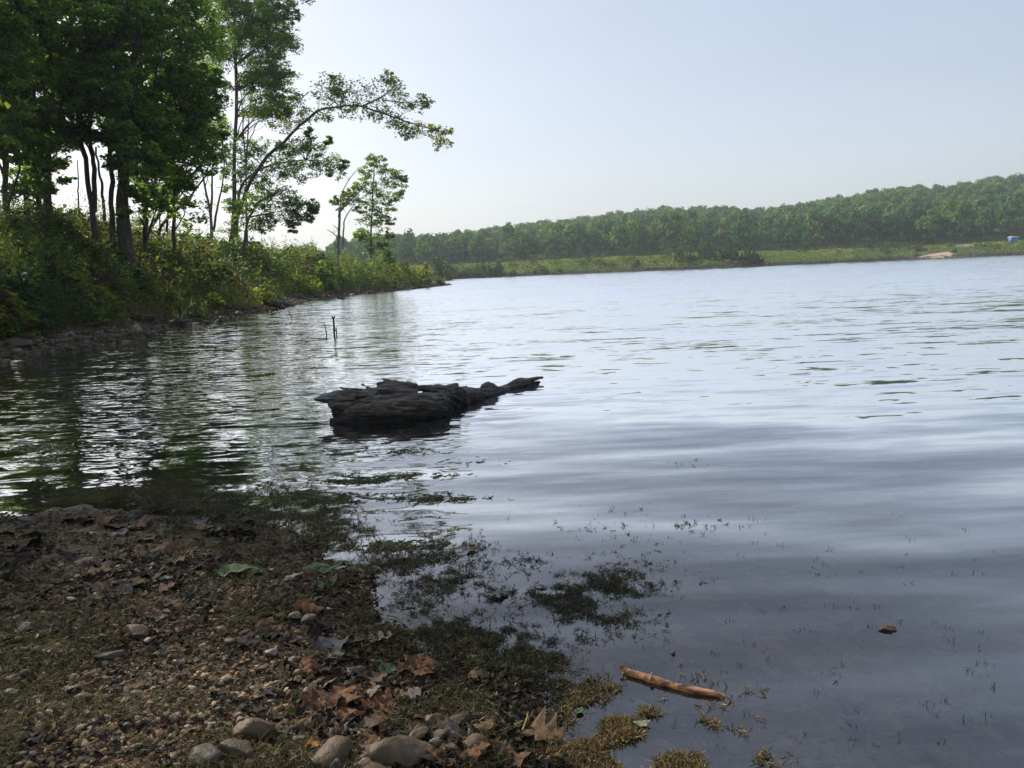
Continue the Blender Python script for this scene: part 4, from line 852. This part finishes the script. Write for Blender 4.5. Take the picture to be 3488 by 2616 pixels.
LV = [(1055, 2085, 100, 'broad', 'red', 1, 'red-brown broad leaf lying on the whitish stone', .2), (1120, 1990, 95, 'norm', 'green', 2, 'fresh green oval leaf standing up at the edge of the weed', 1.1), (1120, 1950, 120, 'long', 'green', 3, 'long green willow-like leaf pointing at the water', .7),
      (990, 1985, 90, 'long', 'pale', 4, 'slim pale green leaf lying on the weed', .3), (1085, 1940, 110, 'long', 'green', 5, 'narrow green leaf behind the long green one', .15), (1200, 1945, 44, 'norm', 'green', 6, 'small green leaf beside the weed edge', 1.3),
      (800, 1960, 130, 'norm', 'green', 7, 'dull green leaf lying in dark litter', .1), (850, 1955, 90, 'norm', 'green', 8, 'green leaf tip overlapping the dull green leaf', .0), (560, 1975, 70, 'broad', 'pale', 9, 'pale green leaf scrap in the middle of the dark litter', .1),
      (315, 1830, 55, 'norm', 'pale', 10, 'pale leaf near the upper edge of the litter', .1), (90, 1842, 50, 'broad', 'orange', 11, 'orange leaf in the shaded litter', .4), (275, 1935, 90, 'norm', 'grey', 12, 'whitish curled leaf on a dark twig', .2), (995, 1810, 55, 'long', 'tan', 13, 'tan leaf floating beyond the litter', -.3),
      (1150, 2215, 120, 'broad', 'blue', 14, 'dark blue-grey leaf standing on edge', .4), (1430, 2280, 130, 'oak', 'red', 15, 'large brown oak leaf by the weed', .6), (1420, 2340, 90, 'oak', 'brown', 16, 'brown oak leaf below the large one', 1.2), (1330, 2300, 80, 'broad', 'green', 17, 'green leaf half hidden under the brown oak leaves', .0),
      (1140, 2420, 170, 'oak', 'red', 18, 'long orange-brown oak leaf standing out over the gravel', 1.25), (1200, 2450, 90, 'broad', 'red', 19, 'broad red-brown leaf beside the long oak leaf', .2), (1340, 2450, 80, 'broad', 'grey', 20, 'light brown curled leaf near the stones', .3), (1270, 2400, 120, 'oak', 'red', 21, 'crumpled rusty leaf at the back of the wide stones', .1),
      (1060, 2555, 90, 'norm', 'orange', 22, 'orange-tan leaf lying over a stone', .1), (1150, 2575, 60, 'norm', 'green', 23, 'small green leaf at the edge of the broad stone', -.2), (1730, 2480, 100, 'norm', 'green', 24, 'bright green leaf lying at the waterline', .1), (1760, 2590, 110, 'broad', 'brown', 25, 'curled dark brown leaf by the waterline', .2),
      (1620, 2310, 80, 'oak', 'tan', 26, 'tan oak leaf curling above black debris', .5), (1600, 2570, 130, 'oak', 'tan', 27, 'rusty tan oak leaf lying over dark stones', .4), (830, 2220, 60, 'norm', 'green', 28, 'dull green leaf scrap in the gravel', .2), (870, 2190, 60, 'norm', 'green', 29, 'greenish leaf scrap close by the slim tan stone', .1),
      (750, 2080, 50, 'norm', 'pale', 30, 'pale scrap of leaf in brown debris', .1), (540, 2115, 60, 'norm', 'grey', 31, 'greyish leaf over the long flat stone', .2), (1050, 2060, 90, 'long', 'dark', 32, 'dark rolled leaf behind the red-brown leaf', .2), (1280, 2190, 110, 'oak', 'grey', 33, 'grey-brown leaf at the weed edge', .2), (60, 1735, 50, 'long', 'yellow', 34, 'yellow-green leaf floating beside the litter bank', .1),
      (1700, 2030, 70, 'norm', 'grey', 35, 'grey leaf floating between two weed mats', .3), (1845, 2000, 40, 'norm', 'grey', 36, 'small pale leaf caught on the weed mat', -.4), (1610, 1875, 50, 'norm', 'red', 37, 'small brown leaf floating in open water', .6), (2185, 2470, 60, 'norm', 'pale', 38, 'pale green leaf floating on yellowish weed', .2),
      (1975, 2425, 40, 'norm', 'green', 39, 'small bright green leaf standing in the shallows', 1.2), (3025, 2143, 56, 'norm', 'tan', 40, 'tan leaf floating alone on open water', .0), (1840, 2510, 160, 'oak', 'tan', 41, 'brown oak leaf awash at the waterline', -.5)]
for px, py, w_, kd, c, sd_, lab, rz in LV: place_leaf(px, py, w_, kd, c, sd_, lab, None, rz, .22 if px < 1600 else .02)
KD = ['oak', 'norm', 'broad', 'oak', 'long']
for i in range(240):
    px = rng.uniform(-120, 1500); lo = 1770 if px < 900 else 1990; hi = 2100 if px < 800 else 2560; py = rng.uniform(lo, hi)
    if px > 1300 and py < 2230: continue
    place_leaf(px, py, rng.uniform(38, 92), KD[i % 5], ['dark', 'brown', 'dark', 'grey', 'brown', 'dark', 'dark', 'tan'][i % 8], 60+i % 20, 'curled brown fallen leaf in the wet leaf litter', 'fallen leaves in the litter of the near beach', None, .35)
for i in range(48):
    px = rng.uniform(1000, 1680); py = rng.uniform(2230+max(0, px-1350)*.5, 2640)
    place_leaf(px, py, rng.uniform(45, 95), KD[i % 5], ['red', 'brown', 'tan', 'grey', 'brown', 'dark'][i % 6], 60+i % 20, 'rust-brown leaf among the debris by the piled stones', 'rust-brown leaves by the piled stones', None, .3, lift=.01)
# leaf crumbs as stuff
P = px_scatter(26000, y0=1740, y1=2750); a, b_ = pxof(P[:, 0], P[:, 1], P[:, 2]); k = (P[:, 2] > -.004) & (rng.random(len(P)) < (.35+.65*sstep(2350, 2000, b_)+.5*sstep(900, 1300, a))); P = P[k]; n = len(P)
mb = MB(); s = rng.uniform(.008, .035, n); col = np.array([(.035, .026, .017), (.075, .05, .028), (.13, .08, .042), (.05, .042, .026), (.20, .14, .075)])[rng.choice(5, n, p=[.3, .25, .2, .18, .07])]*(1+.2*rng.normal(size=(n, 1)))
col = col*(.4+.6*sstep(.03, .13, P[:, 2]))[:, None]
leaves(mb, P+np.c_[np.zeros((n, 2)), rng.uniform(.002, .018, n)], s, s*.6, np.clip(col, .006, .4), 1.0, 0)
obj('leaf_litter', mb.build('leaf_litter', M_dead), label='dark brown crumbled leaf litter covering the near beach', cat='litter', kind='stuff')

# weed: short curved strands
def tufts(P, k=4, r=.004):
    P = P[rng.random(len(P)) < 1.6/k]; P = np.repeat(P, k, 0); P[:, :2] += rng.normal(size=(len(P), 2))*r; return P
def strands(P, h, w_, cols, name, label, lean=1.0, up=.5, cat='weed', mat=None):
    n = len(P); dr = rdir(n); dr[:, 2] = np.abs(dr[:, 2])*up; dr = unit(dr); L = h*(.5+rng.random(n)); b = dr*L[:, None]
    m1 = P+b*.5+np.c_[np.zeros((n, 2)), L*.18*up]; tp = P+b+rng.normal(size=(n, 3))*(L*.15)[:, None]; tp[:, 2] = np.maximum(tp[:, 2], P[:, 2]+.0005)
    s = unit(np.cross(dr, rdir(n)))*w_
    V = np.stack([P-s, P+s, m1+s, m1-s, tp+s*.3, tp-s*.3], 1).reshape(-1, 3); i = np.arange(n)*6
    Fq = np.concatenate([np.stack([i, i+1, i+2, i+3], -1), np.stack([i+3, i+2, i+4, i+5], -1)])
    c = np.clip(np.array(cols)[rng.integers(0, len(cols), n)]*(1+.25*rng.normal(size=(n, 1))), .006, .5)
    mb = MB(); mb.add(V, Fq, np.concatenate([c, c])); return obj(name, mb.build(name, mat or M_weed), label=label, cat=cat, kind='stuff')
P = px_scatter(160000, y0=1740, y1=2750, x1=2050); a, b_ = pxof(P[:, 0], P[:, 1], P[:, 2]); dn = fbm(P[:, 0]*3, P[:, 1]*3, 19)
w1 = np.exp(-np.maximum(0, P[:, 2]-.01)/.05); k = (P[:, 2] > -.02) & (rng.random(len(P)) < np.clip(.1+.6*w1, 0, 1)*np.clip(dn*5-2.2, .04, 1)); P = P[k]; P[:, 2] = np.maximum(P[:, 2], 0)
strands(P+np.c_[np.zeros((len(P), 2)), rng.uniform(0, .012, len(P))], .016, .0007, [(.055, .045, .022), (.09, .065, .032), (.035, .028, .018), (.13, .095, .045), (.05, .055, .024)], 'shore_weed', 'stranded brown-green weed matted along the near waterline')
P = px_scatter(60000, y0=1760, y1=2750, x1=1700); dn = fbm(P[:, 0]*4+5, P[:, 1]*4, 59); k = (P[:, 2] > 0) & (dn > .5) & (rng.random(len(P)) < .8); P = P[k]
strands(P+np.c_[np.zeros((len(P), 2)), rng.uniform(.002, .02, len(P))], .03, .0006, [(.08, .07, .03), (.15, .115, .05), (.06, .08, .03), (.045, .035, .02), (.24, .19, .08)], 'dry_weed', 'tangled mossy fibres and dried weed over the near beach', up=.5)
# weed in the water: ellipses (px, py, rx, ry, density)
def in_mats(mats, n_scale=1.0):
    out = []
    for cx, cy, rx, ry, ds in mats:
        n = int(ds*rx*ry*n_scale); q = rng.normal(size=(n*2, 2))*.58; q = q[(q**2).sum(1) < 3][:n]; P = PZ(cx+q[:, 0]*rx, cy+q[:, 1]*ry, 0.0); P[:, 2] = np.maximum(0, T(P[:, 0], P[:, 1])+.003)
        dn = .5*fbm(P[:, 0]*5, P[:, 1]*5, 29)+.5*fbm(P[:, 0]*19, P[:, 1]*19, 39); P = P[rng.random(len(P)) < np.clip(dn*7-2.9, .03, 1)]; out.append(P)
    return np.concatenate(out)
mats = [(1400, 1930, 110, 50, 1.0), (1230, 1790, 90, 20, .8), (1550, 1985, 110, 40, .5), (2010, 2010, 200, 60, .7), (2090, 2080, 120, 50, .5), (1780, 2030, 120, 35, .7), (1900, 2060, 150, 40, .4), (1640, 2090, 70, 60, .9), (1720, 2170, 160, 60, .9),
        (1500, 2150, 120, 60, .8), (1830, 2210, 130, 60, .8), (1900, 2260, 90, 60, .7), (1720, 2330, 170, 70, .8), (1950, 2330, 130, 60, .4), (1800, 1900, 90, 30, .3), (1550, 1900, 150, 60, .25), (1620, 1850, 70, 25, .25), (2100, 1790, 300, 60, .02),
        (950, 1740, 220, 60, 1.0), (700, 1700, 250, 40, .6), (1120, 1790, 110, 70, .8), (1200, 1850, 90, 60, .6), (1400, 2020, 160, 90, .35), (2100, 1950, 200, 60, .15), (1900, 2130, 250, 80, .15), (2350, 1780, 100, 20, .1), (2330, 1580, 60, 14, .15)]
P = in_mats(mats, 1.35); P[:, 2] += np.where(P[:, 2] < .001, rng.uniform(-.012, .003, len(P)), 0)
strands(tufts(P, 5), .016, .0012, [(.03, .038, .022), (.045, .05, .027), (.06, .048, .03), (.028, .026, .02), (.10, .085, .05)], 'pondweed', 'dark green pondweed mats breaking the water surface near the beach', up=.55)
ymats = [(2060, 2430, 150, 90, .9), (2160, 2500, 170, 110, .8), (1990, 2380, 70, 50, .7), (2330, 2450, 170, 110, .5), (2420, 2560, 200, 110, .7), (2100, 2600, 250, 80, .7), (2530, 2600, 150, 80, .4), (1950, 2600, 160, 120, .6), (2150, 2350, 160, 50, .4), (2600, 2350, 250, 60, .04)]
P = in_mats(ymats, 1.25); dn = fbm(P[:, 0]*11, P[:, 1]*11, 301, 3); P = P[dn > .40]; P[:, 2] += np.where(P[:, 2] < .001, rng.uniform(-.04, .004, len(P)), 0)
strands(tufts(P, 5), .019, .0013, [(.26, .18, .08), (.15, .10, .05), (.18, .09, .045), (.07, .06, .035), (.08, .09, .04), (.40, .28, .13)], 'yellow_weed', 'yellowish algae and weed in the sunlit shallows around the stick', up=.5)
P = PZ(rng.uniform(1500, 3400, 420), rng.uniform(1750, 2550, 420))[rng.random(420) < .35]; P = np.repeat(P, 5, 0); P = P+rng.normal(size=P.shape)*(.012, .012, 0)
strands(P, .011, .0009, [(.03, .035, .025), (.06, .055, .04)], 'weed_sprigs', 'single weed tips poking through open water', up=1.6)
gm = [(1290, 1540, 160, 12, .5), (1400, 1620, 160, 12, .5), (1230, 1640, 90, 8, .8), (1300, 1690, 170, 10, .6), (1600, 1570, 90, 10, .3), (1160, 1700, 200, 14, .5), (1250, 1860, 180, 14, .6), (220, 1525, 230, 14, .25), (100, 1570, 160, 12, .15), (1320, 1700, 260, 8, .6)]
P = in_mats(gm, 1.2)
strands(P, .03, .003, [(.08, .085, .04), (.06, .065, .04), (.11, .11, .055)], 'floating_weed', 'drifting streaks of greenish weed on the water by the log', up=.06)

# twigs
def twig(pts_px, wpx, label, z=None, col=(.09, .07, .05), name='twig', lift=.012, group=None, cat='twig', side=0):
    a = np.array(pts_px, float); P = on_ground(a[:, 0], a[:, 1])
    if z is not None: P[:] = np.array([PZ(q[0], q[1], z) for q in a])
    P[:, 2] += lift; r = wpx/2*np.linalg.norm(P[0]-CP)/F; q = smooth_path(P, 14); q[1:-1] += rng.normal(size=(len(q)-2, 3))*r*.25; mb = MB(); base = q[0].copy()
    tube(mb, q, np.linspace(r, r*.55, len(q)), 7, col, .08)
    for _ in range(side):
        i = rng.integers(3, len(q)-2); d = unit(rng.normal(size=3)*(1, 1, .3)+(0, 0, .35)); tube(mb, [q[i], q[i]+d*r*6, q[i]+d*r*10+rng.normal(size=3)*r], [r*.5, r*.35, r*.2], 5, col)
    return obj(name, mb.build(name, M_bark, True, base), None, label, cat, group, loc=base)
twig([(345, 1895), (400, 1915), (455, 1935)], 12, 'dark twig lying behind the whitish curled leaf', side=2)
twig([(355, 1827), (380, 1840), (405, 1853)], 7, 'short grey twig beside the pale leaf near the litter top')
twig([(715, 1935), (780, 1928), (845, 1926)], 6, 'thin straight grey twig in the litter beyond the green leaves')
twig([(690, 1880), (720, 1900), (765, 1922)], 7, 'crooked dark twig above the thin straight grey one', side=1)
twig([(80, 1895), (170, 1892)], 6, 'thin pale twig lying flat in the shaded litter')
twig([(50, 1970), (100, 1985), (165, 1940)], 12, 'bent brown stick in the shaded litter', side=1)
twig([(1640, 2390), (1720, 2440), (1800, 2490)], 8, 'dark thin stick at the waterline by the green leaf', side=1)
twig([(1780, 2510), (1795, 2470), (1800, 2445)], 6, 'short yellow straw sticking up at the waterline', lift=.02, col=(.35, .26, .10))
twig([(590, 1745), (612, 1700)], 4, 'pale grass stalk rising from the edge of the litter bank', lift=.02, col=(.25, .25, .15))
for i in range(60):
    px = rng.uniform(-50, 1500); py = rng.uniform(1790 if px < 900 else 2050, 2200 if px < 900 else 2560); a = rng.uniform(-.6, .6); L = rng.uniform(25, 80)
    twig([(px, py), (px+L*.5*math.cos(a), py+L*.25*math.sin(a)+rng.uniform(-5, 5)), (px+L*math.cos(a), py+L*.5*math.sin(a))], rng.uniform(3, 6), 'short thin dark twig scattered in the leaf litter', group='twigs in the leaf litter', lift=.014, col=[(.04, .03, .022), (.08, .06, .04), (.14, .11, .08)][i % 3])
# the peeled stick in the shallows
def stick():
    P = np.array([PZ(2130, 2290, .006), PZ(2230, 2318, .007), PZ(2330, 2345, .006), PZ(2468, 2372, .003)]); q = smooth_path(P, 40); n = len(q); r = np.interp(np.linspace(0, 1, n), [0, .08, .5, .9, 1], [.014, .0115, .0125, .0105, .006])
    q[:, 2] += .0012*np.sin(np.linspace(0, 9, n)); mb = MB(); base = q[0].copy(); tube(mb, q, r, 14, (.34, .17, .07), .11)
    k = n*3//10; tube(mb, [q[k], q[k]+(.004, -.018, .012)], [.008, .006], 7, (.12, .06, .03)); tube(mb, [q[0]+(0, 0, .004), q[0]+(-.012, .006, .022)], [.012, .005], 6, (.14, .07, .03))
    m = simple('peeled_wood', lambda b: b.mix(b.ramp(b.noise(b.n('ShaderNodeMapping', i={'Vector': b.pos(), 'Scale': (8, 25, 25)}).outputs[0], 1.5, 5, .6), [(.38, (0, 0, 0)), (.55, (1, 1, 1))]), (.07, .032, .018), (.55, .27, .11)), .45, (bark_h, .6, .004))
    return obj('stick', mb.build('stick', m, True, base), None, 'orange-brown peeled stick floating at the edge of the weed', 'stick', loc=base)
stick()
place_rock(2292, 2222, 24, 300, 2, 'small dark pebble breaking the water beyond the stick', None, .9, 'pebble', 'pebble').location = tuple(PZ(2292, 2222, .004))
# dark clump at the edge of the shore litter
def clump():
    mb = MB(); c = on_ground(np.array([770.]), np.array([1830.]))[0]; V, Fc = rock_shape(4, 5, .45, 1.7, .12); mb.add(V*.13, Fc, (.022, .018, .014)); n = 2500; i = rng.integers(0, len(V), n)
    P = V[i]*.13; leaves(mb, P, rng.uniform(.015, .05, n), rng.uniform(.006, .02, n), lcol(n, (.035, .028, .018), .3), .2, 0)
    return obj('debris_clump', mb.build('debris_clump', M_dead), None, 'dark matted clump of sodden debris standing at the waterline', 'debris', loc=(c[0], c[1], .02))
clump()

# ------------------------------------------------------------------ the log
def log():
    mb = MB(); O = PZ(1290, 1440, 0)
    def W(px, py, z): return PZ(float(px), float(py), z)
    def at(px, D, z):      # photo column px, distance D, height z
        p = PY(float(px), float(hyp(px)), D); return np.array([p[0], D, z])
    def body(path, rad, sides=20, vs=1.0):
        q = smooth_path(path, 60); n = len(q); rr = np.interp(np.linspace(0, 1, n), np.linspace(0, 1, len(rad)), rad); tb = MB(); tube(tb, q, rr, sides)
        V = np.concatenate(tb.V); c = np.repeat(q, sides, 0); V2 = V.copy(); V2[:len(c), 2] = c[:, 2]+(V[:len(c), 2]-c[:, 2])*vs; mb.add(V2, np.concatenate(tb.F))
    # main hollow trunk
    body([at(1100, 7.0, .02), at(1200, 7.02, .04), at(1330, 7.08, .05), at(1440, 7.12, .04), at(1492, 7.14, .02)], [.09, .17, .185, .18, .165, .12], vs=.85)
    body([at(1120, 7.12, .15), at(1200, 7.15, .16), at(1290, 7.2, .17), at(1400, 7.25, .16)], [.06, .09, .11, .12])
    # front block, low, ending in a steep face
    body([at(1095, 6.85, .0), at(1200, 6.85, .05), at(1330, 6.9, .06), at(1430, 6.95, .06), at(1488, 7.0, .05)], [.05, .115, .13, .135, .12])
    # upper slab with a broken spike
    body([at(1268, 7.25, .235), at(1330, 7.28, .235), at(1430, 7.35, .21), at(1540, 7.5, .17)], [.055, .06, .055, .05], vs=.8)
    body([at(1277, 7.3, .325), at(1300, 7.3, .30), at(1350, 7.32, .27), at(1400, 7.34, .24)], [.008, .03, .03, .01], 10, .6)
    # overhanging plates at the root end
    body([at(1034, 6.95, .205), at(1065, 6.97, .205), at(1110, 7.0, .205), at(1180, 7.05, .20), at(1260, 7.1, .20)], [.03, .062, .085, .09, .07], 14, .75)
    body([at(1085, 6.95, .17), at(1120, 6.95, .16), at(1180, 6.95, .15)], [.03, .07, .09], 12)
    body([at(1128, 7.1, .275), at(1150, 7.1, .27), at(1200, 7.12, .245), at(1240, 7.15, .22)], [.022, .02, .025, .02], 8)
    body([at(1200, 7.2, .29), at(1230, 7.2, .265), at(1270, 7.22, .24)], [.008, .014, .016], 8)
    # tail running out into the lake
    body([at(1440, 7.3, .05), at(1530, 7.6, .03), at(1600, 7.9, .015), at(1680, 8.25, -.01), at(1760, 8.6, -.01), at(1850, 8.95, -.03)], [.18, .17, .135, .10, .08, .055, .02], vs=.85)
    body([at(1612, 7.95, .06), at(1640, 8.05, .10), at(1672, 8.15, .06)], [.03, .045, .03], 12)
    body([at(1690, 8.3, .03), at(1740, 8.5, .06), at(1790, 8.7, .055), at(1835, 8.9, .045)], [.025, .035, .028, .012], 12)
    me = mb.build('log', None, True, O)
    o = obj('log', me, None, 'dark rotten log with a broken hollow end lying half sunk in the lake', 'log', loc=O)
    rm = o.modifiers.new('r', 'REMESH'); rm.mode = 'VOXEL'; rm.voxel_size = .007; rm.use_smooth_shade = True
    bpy.context.view_layer.update(); dg = bpy.context.evaluated_depsgraph_get(); m2 = bpy.data.meshes.new_from_object(o.evaluated_get(dg)); o.modifiers.clear(); o.data = m2; m2.name = 'log'
    n = len(m2.vertices); v = np.empty(n*3, np.float32); m2.vertices.foreach_get('co', v); v = v.reshape(-1, 3).astype(float); nm = np.empty(n*3, np.float32); m2.vertices.foreach_get('normal', nm); nm = nm.reshape(-1, 3)
    tail = v[:, 0] > .75; ca, sa = math.cos(.9), math.sin(.9); al = np.where(tail, v[:, 0]*ca+v[:, 1]*sa, v[:, 0]); ac = np.where(tail, -v[:, 0]*sa+v[:, 1]*ca, v[:, 1])
    g1 = fbm(al*3.2, v[:, 2]*24+ac*17, 201, 4)-.47; g2 = fbm(al*9+4, v[:, 2]*30-ac*25, 205, 3)-.44; lump = fbm(al*6, v[:, 2]*7+ac*6, 209, 3)-.44; pit = np.clip(fbm(al*5+9, v[:, 2]*12+ac*12, 213, 3)-.58, 0, 1)
    k = .6+.4*(~tail); v = v+nm*(g1*.085*k+g2*.03+lump*.06*k-pit*.22)[:, None]
    m2.vertices.foreach_set('co', v.astype(np.float32).ravel()); m2.update()
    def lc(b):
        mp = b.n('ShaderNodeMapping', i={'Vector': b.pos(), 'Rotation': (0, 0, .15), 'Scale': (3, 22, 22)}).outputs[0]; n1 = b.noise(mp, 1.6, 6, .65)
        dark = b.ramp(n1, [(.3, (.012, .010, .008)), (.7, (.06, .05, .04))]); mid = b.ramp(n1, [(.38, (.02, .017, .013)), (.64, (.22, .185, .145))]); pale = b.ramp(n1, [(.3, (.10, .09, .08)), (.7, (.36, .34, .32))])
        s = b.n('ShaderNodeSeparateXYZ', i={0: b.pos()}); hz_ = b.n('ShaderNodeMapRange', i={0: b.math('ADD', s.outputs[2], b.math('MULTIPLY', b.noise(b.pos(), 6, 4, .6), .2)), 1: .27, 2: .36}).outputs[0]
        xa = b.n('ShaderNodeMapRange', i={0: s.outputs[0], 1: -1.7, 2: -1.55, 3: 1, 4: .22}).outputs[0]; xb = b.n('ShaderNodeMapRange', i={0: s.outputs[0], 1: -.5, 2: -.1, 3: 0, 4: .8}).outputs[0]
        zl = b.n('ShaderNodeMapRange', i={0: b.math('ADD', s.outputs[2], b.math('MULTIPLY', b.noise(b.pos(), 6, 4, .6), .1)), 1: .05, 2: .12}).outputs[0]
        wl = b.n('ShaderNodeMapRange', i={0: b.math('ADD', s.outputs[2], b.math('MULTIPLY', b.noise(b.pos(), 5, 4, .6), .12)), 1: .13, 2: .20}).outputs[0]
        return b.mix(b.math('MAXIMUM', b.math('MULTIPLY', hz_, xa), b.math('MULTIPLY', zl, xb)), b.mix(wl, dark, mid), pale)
    def lh(b):
        mp = b.n('ShaderNodeMapping', i={'Vector': b.pos(), 'Rotation': (0, 0, .15), 'Scale': (4, 30, 30)}).outputs[0]; return b.noise(mp, 2, 6, .7)
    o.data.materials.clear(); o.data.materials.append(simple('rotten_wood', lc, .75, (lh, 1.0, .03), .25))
    return o
log()

# ------------------------------------------------------------------ wood in and by the water
def wood(name, paths, label, cat, col=(.05, .042, .034)):
    mb = MB(); base = np.array(paths[0][0][0], float)
    for p, a, b_ in paths: q = smooth_path(p, 16); q[1:-1] += rng.normal(size=(len(q)-2, 3))*a*.12; tube(mb, q, np.linspace(a, b_, len(q)), 9, col, .06)
    return obj(name, mb.build(name, M_bark, True, base), None, label, cat, loc=base)
b0 = PZ(1140., 1143.); k = b0[1]/F
def up(px, h, dx=0): b = PZ(float(px), 1142.); return [b-(0, 0, .3), b+(dx*.5*k, 0, h*.5*k), b+(dx*k, 0, h*k)]
p = up(1139, 60, 1); tp = p[-1]
wood('branch_stub', [(p, 3.4*k, 3.0*k), ([tp-(0, 0, 4*k), tp+(-5*k, 0, 5*k)], 3*k, 2*k), ([tp-(0, 0, 4*k), tp+(5*k, 0, 5*k)], 3*k, 2*k), (up(1147, 27, 0), 2.2*k, 1.8*k), ([p[0]+(0, 0, .3+16*k), p[0]+(8*k, 0, .3+16*k)], 2.2*k, 2*k)], 'forked dead branch standing upright out of the lake beyond the log', 'branch')
wood('branch_stub', [(up(1116, 42, -10), 2.2*k, 1.0*k)], 'thin slanting twig standing in the lake beside the forked branch', 'branch')
b1 = PZ(997., 1090.); k1 = b1[1]/F
wood('branch_stub', [([b1-(0, 0, .2), b1+(-5*k1, 0, 15*k1), b1+(-13*k1, 0, 34*k1)], 1.4*k1, .8*k1), ([b1+(-9*k1, 0, 24*k1), b1+(-14*k1, 0, 22*k1)], .9*k1, .5*k1)], 'spindly twig rising from the water close to the bank', 'branch')
def shore_log(a, b_, wpx, label, lift0=.3):
    A = PZ(*map(float, a)); Bp = PZ(*map(float, b_)); A = A.copy(); kk = A[1]/F; A[2] = lift0
    wood('driftwood_log', [([A, (A+Bp)/2+(0, 0, .06), Bp+(0, 0, .03)], wpx/2*kk, wpx/2*kk*.7)], label, 'log', (.055, .045, .038))
shore_log((815, 1052), (965, 1052), 17, 'thick dark fallen trunk sloping down the bank into the lake', .75)
shore_log((905, 1055), (1000, 1043), 12, 'shorter dark log lying beside the thick fallen trunk', .35)
shore_log((1040, 1018), (1105, 1018), 7, 'thin log at the waterline between the thick trunk and the point', .25)
shore_log((1175, 990), (1255, 1001), 7, 'pale driftwood pole sloping to the water on the way to the point', .7)
shore_log((1340, 983), (1385, 987), 5, 'small bleached log near the tip of the point', .3)
p = PZ(1165., 1018.); kk = p[1]/F
wood('snag', [([p+(-14*kk, 0, -.02), p+(0, 0, .03), p+(13*kk, 0, -.02)], 3.0*kk, 2*kk), ([p+(-6*kk, 0, .02), p+(-14*kk, 0, 4*kk)], 2*kk, 1*kk)], 'small dark snag floating just off the bank', 'snag', (.02, .018, .015))

# ------------------------------------------------------------------ the blue cabin
def box(mb, c, s, col, taper=1.0):
    x, y, z = s[0]/2, s[1]/2, s[2]; V = np.array([(-x, -y, 0), (x, -y, 0), (x, y, 0), (-x, y, 0), (-x*taper, -y*taper, z), (x*taper, -y*taper, z), (x*taper, y*taper, z), (-x*taper, y*taper, z)])+c
    mb.add(V, [(0, 3, 2, 1), (4, 5, 6, 7), (0, 1, 5, 4), (1, 2, 6, 5), (2, 3, 7, 6), (3, 0, 4, 7)], col)
def cabin():
    M_p = simple('painted_panel', attrc, .45, None, .4); p = PY(3449., float(hyp(3449)), 216); z0 = T1(p[0], p[1]); root = obj('portable_cabin', None, None, 'small bright blue cabin with a white roof at the edge of the far wood', 'cabin')
    root.location = (p[0], p[1], max(z0, 2.6)+.25); root.rotation_euler = (0, 0, R(22))
    def part(n, f): mb = MB(); f(mb); return obj(n, mb.build(n, M_p), root)
    part('wall', lambda m: (box(m, (0, 0, 0), (1.9, 1.5, 1.75), (.02, .13, .62)), box(m, (.98, 0, 0), (.06, 1.5, 1.78), (.6, .63, .66))))
    part('roof', lambda m: (box(m, (0, 0, 1.78), (2.2, 1.8, .14), (.75, .78, .8), .96), box(m, (0, 0, 1.925), (1.9, 1.4, .12), (.7, .73, .75), .7)))
    part('door', lambda m: (box(m, (-.35, -.79, .1), (.8, .06, 1.5), (.03, .19, .75)), box(m, (-.05, -.84, .8), (.1, .04, .06), (.6, .6, .6))))
    part('sign_panel', lambda m: box(m, (.5, -.785, .8), (.5, .05, .5), (.25, .4, .75)))
    part('base', lambda m: box(m, (0, 0, -.55), (1.8, 1.4, .54), (.25, .25, .25)))
cabin()
# near leaves hanging in from the tree beside the camera
def spray():
    root = obj('leafy_branch', None, None, 'yellow-green leafy branch tip hanging close in from outside the picture', 'branch'); D = 6.0; A = PY(-170., 250., D); root.location = A
    tb = MB(); cb = MB(); q = smooth_path([A, PY(-70., 290., D), PY(-8., 330., D)], 10)-A; tube(tb, q, np.linspace(.010, .003, len(q)), 5, (.08, .07, .04))
    n = 16; t = rng.integers(3, len(q), n); C = q[t]+rng.normal(size=(n, 3))*(.04, .05, .03)-(0, 0, .03); leaves(cb, C, .10, .05, lcol(n, (.15, .16, .03), .2), .6, .4)
    obj('twig', tb.build('twig', M_bark), root); obj('foliage', cb.build('foliage', M_leaf), root)
spray()
